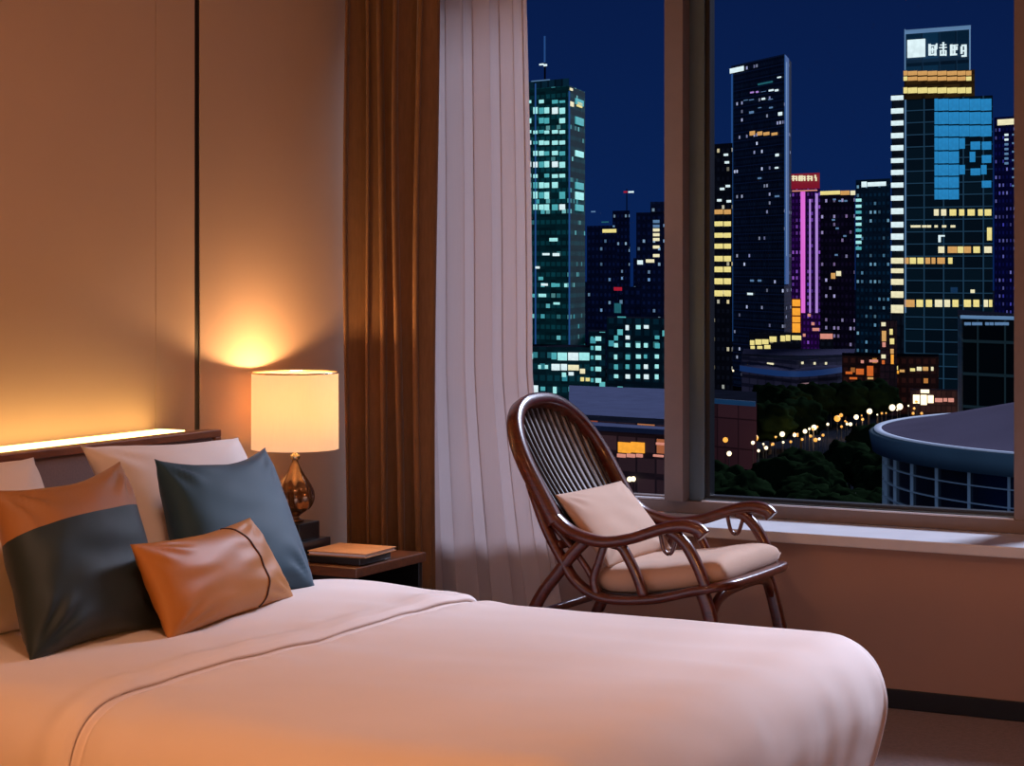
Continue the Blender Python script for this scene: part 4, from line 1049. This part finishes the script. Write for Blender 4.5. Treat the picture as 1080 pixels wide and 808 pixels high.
for px, y, r, k_ in ((825, 458, 2.8, 'w'), (838, 459, 2.0, 'w'), (849, 455, 2.3, 'w'), (858.5, 451, 2.9, 'w'), (808, 472.5, 2.0, 'w'), (800, 475.5, 1.6, 'w'), (815, 468.5, 1.6, 'o'), (834, 466, 1.4, 'o'), (846, 463.5, 1.4, 'o'), (826, 466.5, 1.3, 'w'), (841, 458, 1.2, 'o'), (818, 461, 1.2, 'o'),
        (876.5, 426, 3.9, 'w'), (865, 437, 2.8, 'w'), (883, 441.5, 3.4, 'o'), (887, 438, 2.0, 'o'), (903, 440, 2.6, 'w'), (897, 447.5, 1.9, 'w'), (873, 447.5, 1.5, 'w'), (887.5, 450, 1.3, 'o'), (860, 464, 2.2, 'o'), (868, 459, 1.5, 'o'), (917, 434, 3.0, 'w'), (941, 430, 3.4, 'w'), (949, 429, 3.4, 'w'), (963, 436, 1.5, 'o'), (972, 436, 1.5, 'o'), (930, 436, 1.2, 'o'), (855, 460, 1.5, 'o'), (864, 463, 1.4, 'w')):
    street_lamp(px, y, r, k_, 'glowing street lamp along the avenue above the dark trees', 'lamps along the avenue')
random.seed(31)
for k in range(20):
    t = random.random(); px = 803 + 165 * t; yb = 472 - 46 * t ** .8 + random.uniform(-3, 4)
    street_lamp(px, yb, random.uniform(.8, 1.5), 'o' if k % 3 else 'w', 'glowing street lamp along the avenue above the dark trees', 'lamps along the avenue')
for px, y, r in ((821, 415.5, 1.7), (756, 351, 2.0), (768, 350.5, 1.9), (777, 349, 2.0), (774, 358, 1.8), (780, 359, 1.8), (773, 373, 1.6), (784, 372, 1.4), (770, 379, 1.2), (774, 387, 1.5), (810.5, 384, 2.0), (822, 432, 1), (802, 400, 1.3), (773, 391, 1.1), (897, 418, 1.3), (883, 401, 1.2), (850, 424, 1)):
    street_lamp(px, y, r, 'w', 'small white lamp on a distant dark street', 'small distant lamps')
for px, y, r in ((651, 450.5, 2.4), (662, 448.5, 2.0), (662, 457, 1.7), (683, 499, 2.8), (695, 499, 2.5), (700, 498, 2.5), (664, 505.5, 2.8), (668, 505.2, 2.8), (672, 504.5, 2.8), (676, 503.5, 2.6)):
    street_lamp(px, y, r, 'w', 'white street lamp on the road by the low hall with the orange window', 'lamps by the low hall')
for px, y, r in ((915.5, 501.5, 1.8), (915.5, 521.5, 1.9), (823, 517, 1.4), (827, 517.5, 1.2), (844, 517, 1), (855, 479.5, 1.3), (910, 476, 1.5)):
    street_lamp(px, y, r, 'w', 'small lamp among the dark treetops', 'lamps among the trees')

# trees
M['crown'] = mat('night foliage', srgb(14, 24, 12), 1, noise_scale=.4, var=.5, spec=0)
M['bark'] = mat('tree bark', srgb(40, 32, 26), .9, noise_scale=2)
crowns = []
for q in range(4):
    bm = bmesh.new(); bmesh.ops.create_icosphere(bm, subdivisions=4, radius=1)
    for v in bm.verts:
        v.co *= 1 + .28 * noise.noise(v.co * 2.2 + Vector((q * 7, 0, 0))) + .16 * noise.noise(v.co * 6 + Vector((0, q * 5, 0))); v.co.z *= .8
    me = bpy.data.meshes.new('crown'); bm.to_mesh(me); bm.free(); me.materials.append(M['crown']); me.polygons.foreach_set('use_smooth', [True] * len(me.polygons)); crowns.append(me)
tk = MB().sweep([Vector((0, 0, 0)), Vector((.1, 0, 3)), Vector((0, .1, 7))], (1, 0, 0), [.9, .7, .5], [.9, .7, .5], 8).build('trunk', M['bark'], None); COL.objects.unlink(tk)
random.seed(5)
def tree(px, ytop, label, group, R=None):
    R = R or random.uniform(6.6, 7.6)
    H = 5 + R * 1.5
    d = (CZ - (GZ + H)) * 2180 / (ytop - 280); p = at(px, d)
    root = empty('tree', (p.x, p.y, GZ), label, 'tree', group, random.uniform(0, 6))
    a = bpy.data.objects.new('trunk', tk.data); link(a, root)
    b = bpy.data.objects.new('crown', random.choice(crowns)); link(b, root); b.location = (0, 0, H - R * .8); b.scale = (R, R, R)
def edge_y(px):
    pts = [(735, 494), (760, 488), (790, 482), (820, 475), (850, 470), (870, 470), (885, 456), (905, 450), (930, 444), (960, 438), (1000, 436)]
    for (a, b), (c, d) in zip(pts, pts[1:]):
        if a <= px <= c: return b + (d - b) * (px - a) / (c - a)
    return 480
for row in range(9):
    x = 738 + random.uniform(-10, 45)
    while x < 985 - row * 6:
        tree(x, edge_y(min(990, x)) + row * 9 + random.uniform(-2, 4), 'dark round-crowned park tree below the lamps of the avenue', 'park trees')
        x += random.uniform(74, 84)
for x, y in ((812, 405), (835, 410), (858, 404), (845, 420), (812, 424), (892, 403), (908, 401), (926, 402)):
    tree(x, y, 'distant dark tree on the unlit ground behind the avenue', 'distant trees', R=8)

# ------------------------------------------------------------------ light
w = bpy.data.worlds.new('night sky'); S.world = w; w.use_nodes = True
nt = w.node_tree; bg = nt.nodes['Background']
tc = nt.nodes.new('ShaderNodeTexCoord'); sp = nt.nodes.new('ShaderNodeSeparateXYZ'); rp = nt.nodes.new('ShaderNodeValToRGB')
nt.links.new(tc.outputs['Generated'], sp.inputs[0]); nt.links.new(sp.outputs[2], rp.inputs['Fac']); nt.links.new(rp.outputs['Color'], bg.inputs['Color'])
rp.color_ramp.elements[0].position = 0; rp.color_ramp.elements[0].color = srgb(10, 36, 86)
rp.color_ramp.elements[1].position = .16; rp.color_ramp.elements[1].color = srgb(9, 27, 70)
bg.inputs['Strength'].default_value = 1.0

def lamp_(name, kind, loc, energy, col, rot=None, **k):
    l = bpy.data.lights.new(name, kind); l.energy = energy; l.color = col
    for a, b in k.items(): setattr(l, a, b)
    o = bpy.data.objects.new(name, l); o.location = loc
    if rot: o.rotation_euler = rot
    link(o); return o
WARM = (1, .56, .24)
lamp_('lamp_glow', 'POINT', (LX, LY, LZ + .452), 13, (1, .55, .23), shadow_soft_size=.02)
# added cool sun through the window, stands in for city and sky glow
d = Vector((-.20, -.75, -.57)).normalized()
q = d.to_track_quat('-Z', 'Y').to_euler()
lamp_('window_glow_sun', 'SUN', (0, 20, 20), 6.5, (.74, .78, 1.0), q, angle=math.radians(18))
d2 = Vector((-.35, .80, -.42)).normalized()
lamp_('skyglow_fill', 'SUN', (0, -20, 40), .7, (.45, .65, 1.0), d2.to_track_quat('-Z', 'Y').to_euler(), angle=math.radians(60))  # second sun added to lift the dark city fronts
# unseen warm fill lights added overhead, no fixtures
lamp_('overhead_fill_bed', 'AREA', (-2.4, 3.0, CH - .02), 20, (1, .55, .36), (0, 0, 0), shape='DISK', size=.5)
lamp_('overhead_fill_foot', 'AREA', (-.6, 5.0, CH - .02), 5, (1, .55, .36), (0, 0, 0), shape='DISK', size=.4)
lamp_('bedside_lamp_near', 'POINT', (-2.4, 1.8, .95), 46, (1, .38, .10), shadow_soft_size=.15)
lamp_('room_warm_fill', 'POINT', (.7, 2.6, 1.25), 27, (1, .45, .2), shadow_soft_size=.2)  # unseen warm fill for the bed foot and window wall, no lamp body

for px, y, e, c in ((766, 455, 3500, (1, .45, .15)), (793, 450, 5000, (1, .45, .15)), (825, 459, 3500, (1, .6, .3)), (850, 456, 5000, (1, .55, .25)), (877, 428, 9000, (1, .55, .25)), (886, 440, 9000, (1, .42, .12)), (898, 445, 4000, (1, .55, .3)), (917, 434, 5000, (1, .7, .45)), (945, 430, 2500, (1, .7, .45)),
                     (968, 434, 2500, (1, .5, .22)), (769, 479, 1500, (1, .7, .45)), (670, 505, 3000, (.9, .9, 1)), (660, 452, 2500, (1, .6, .5)), (810, 471, 2500, (1, .5, .2))):
    dd = (CZ - (GZ + 8)) * 2180 / (y - 280); p = at(px, dd - 2)
    lamp_('street_light', 'POINT', (p.x, p.y, GZ + 8), e * 1.3, c, shadow_soft_size=.5)
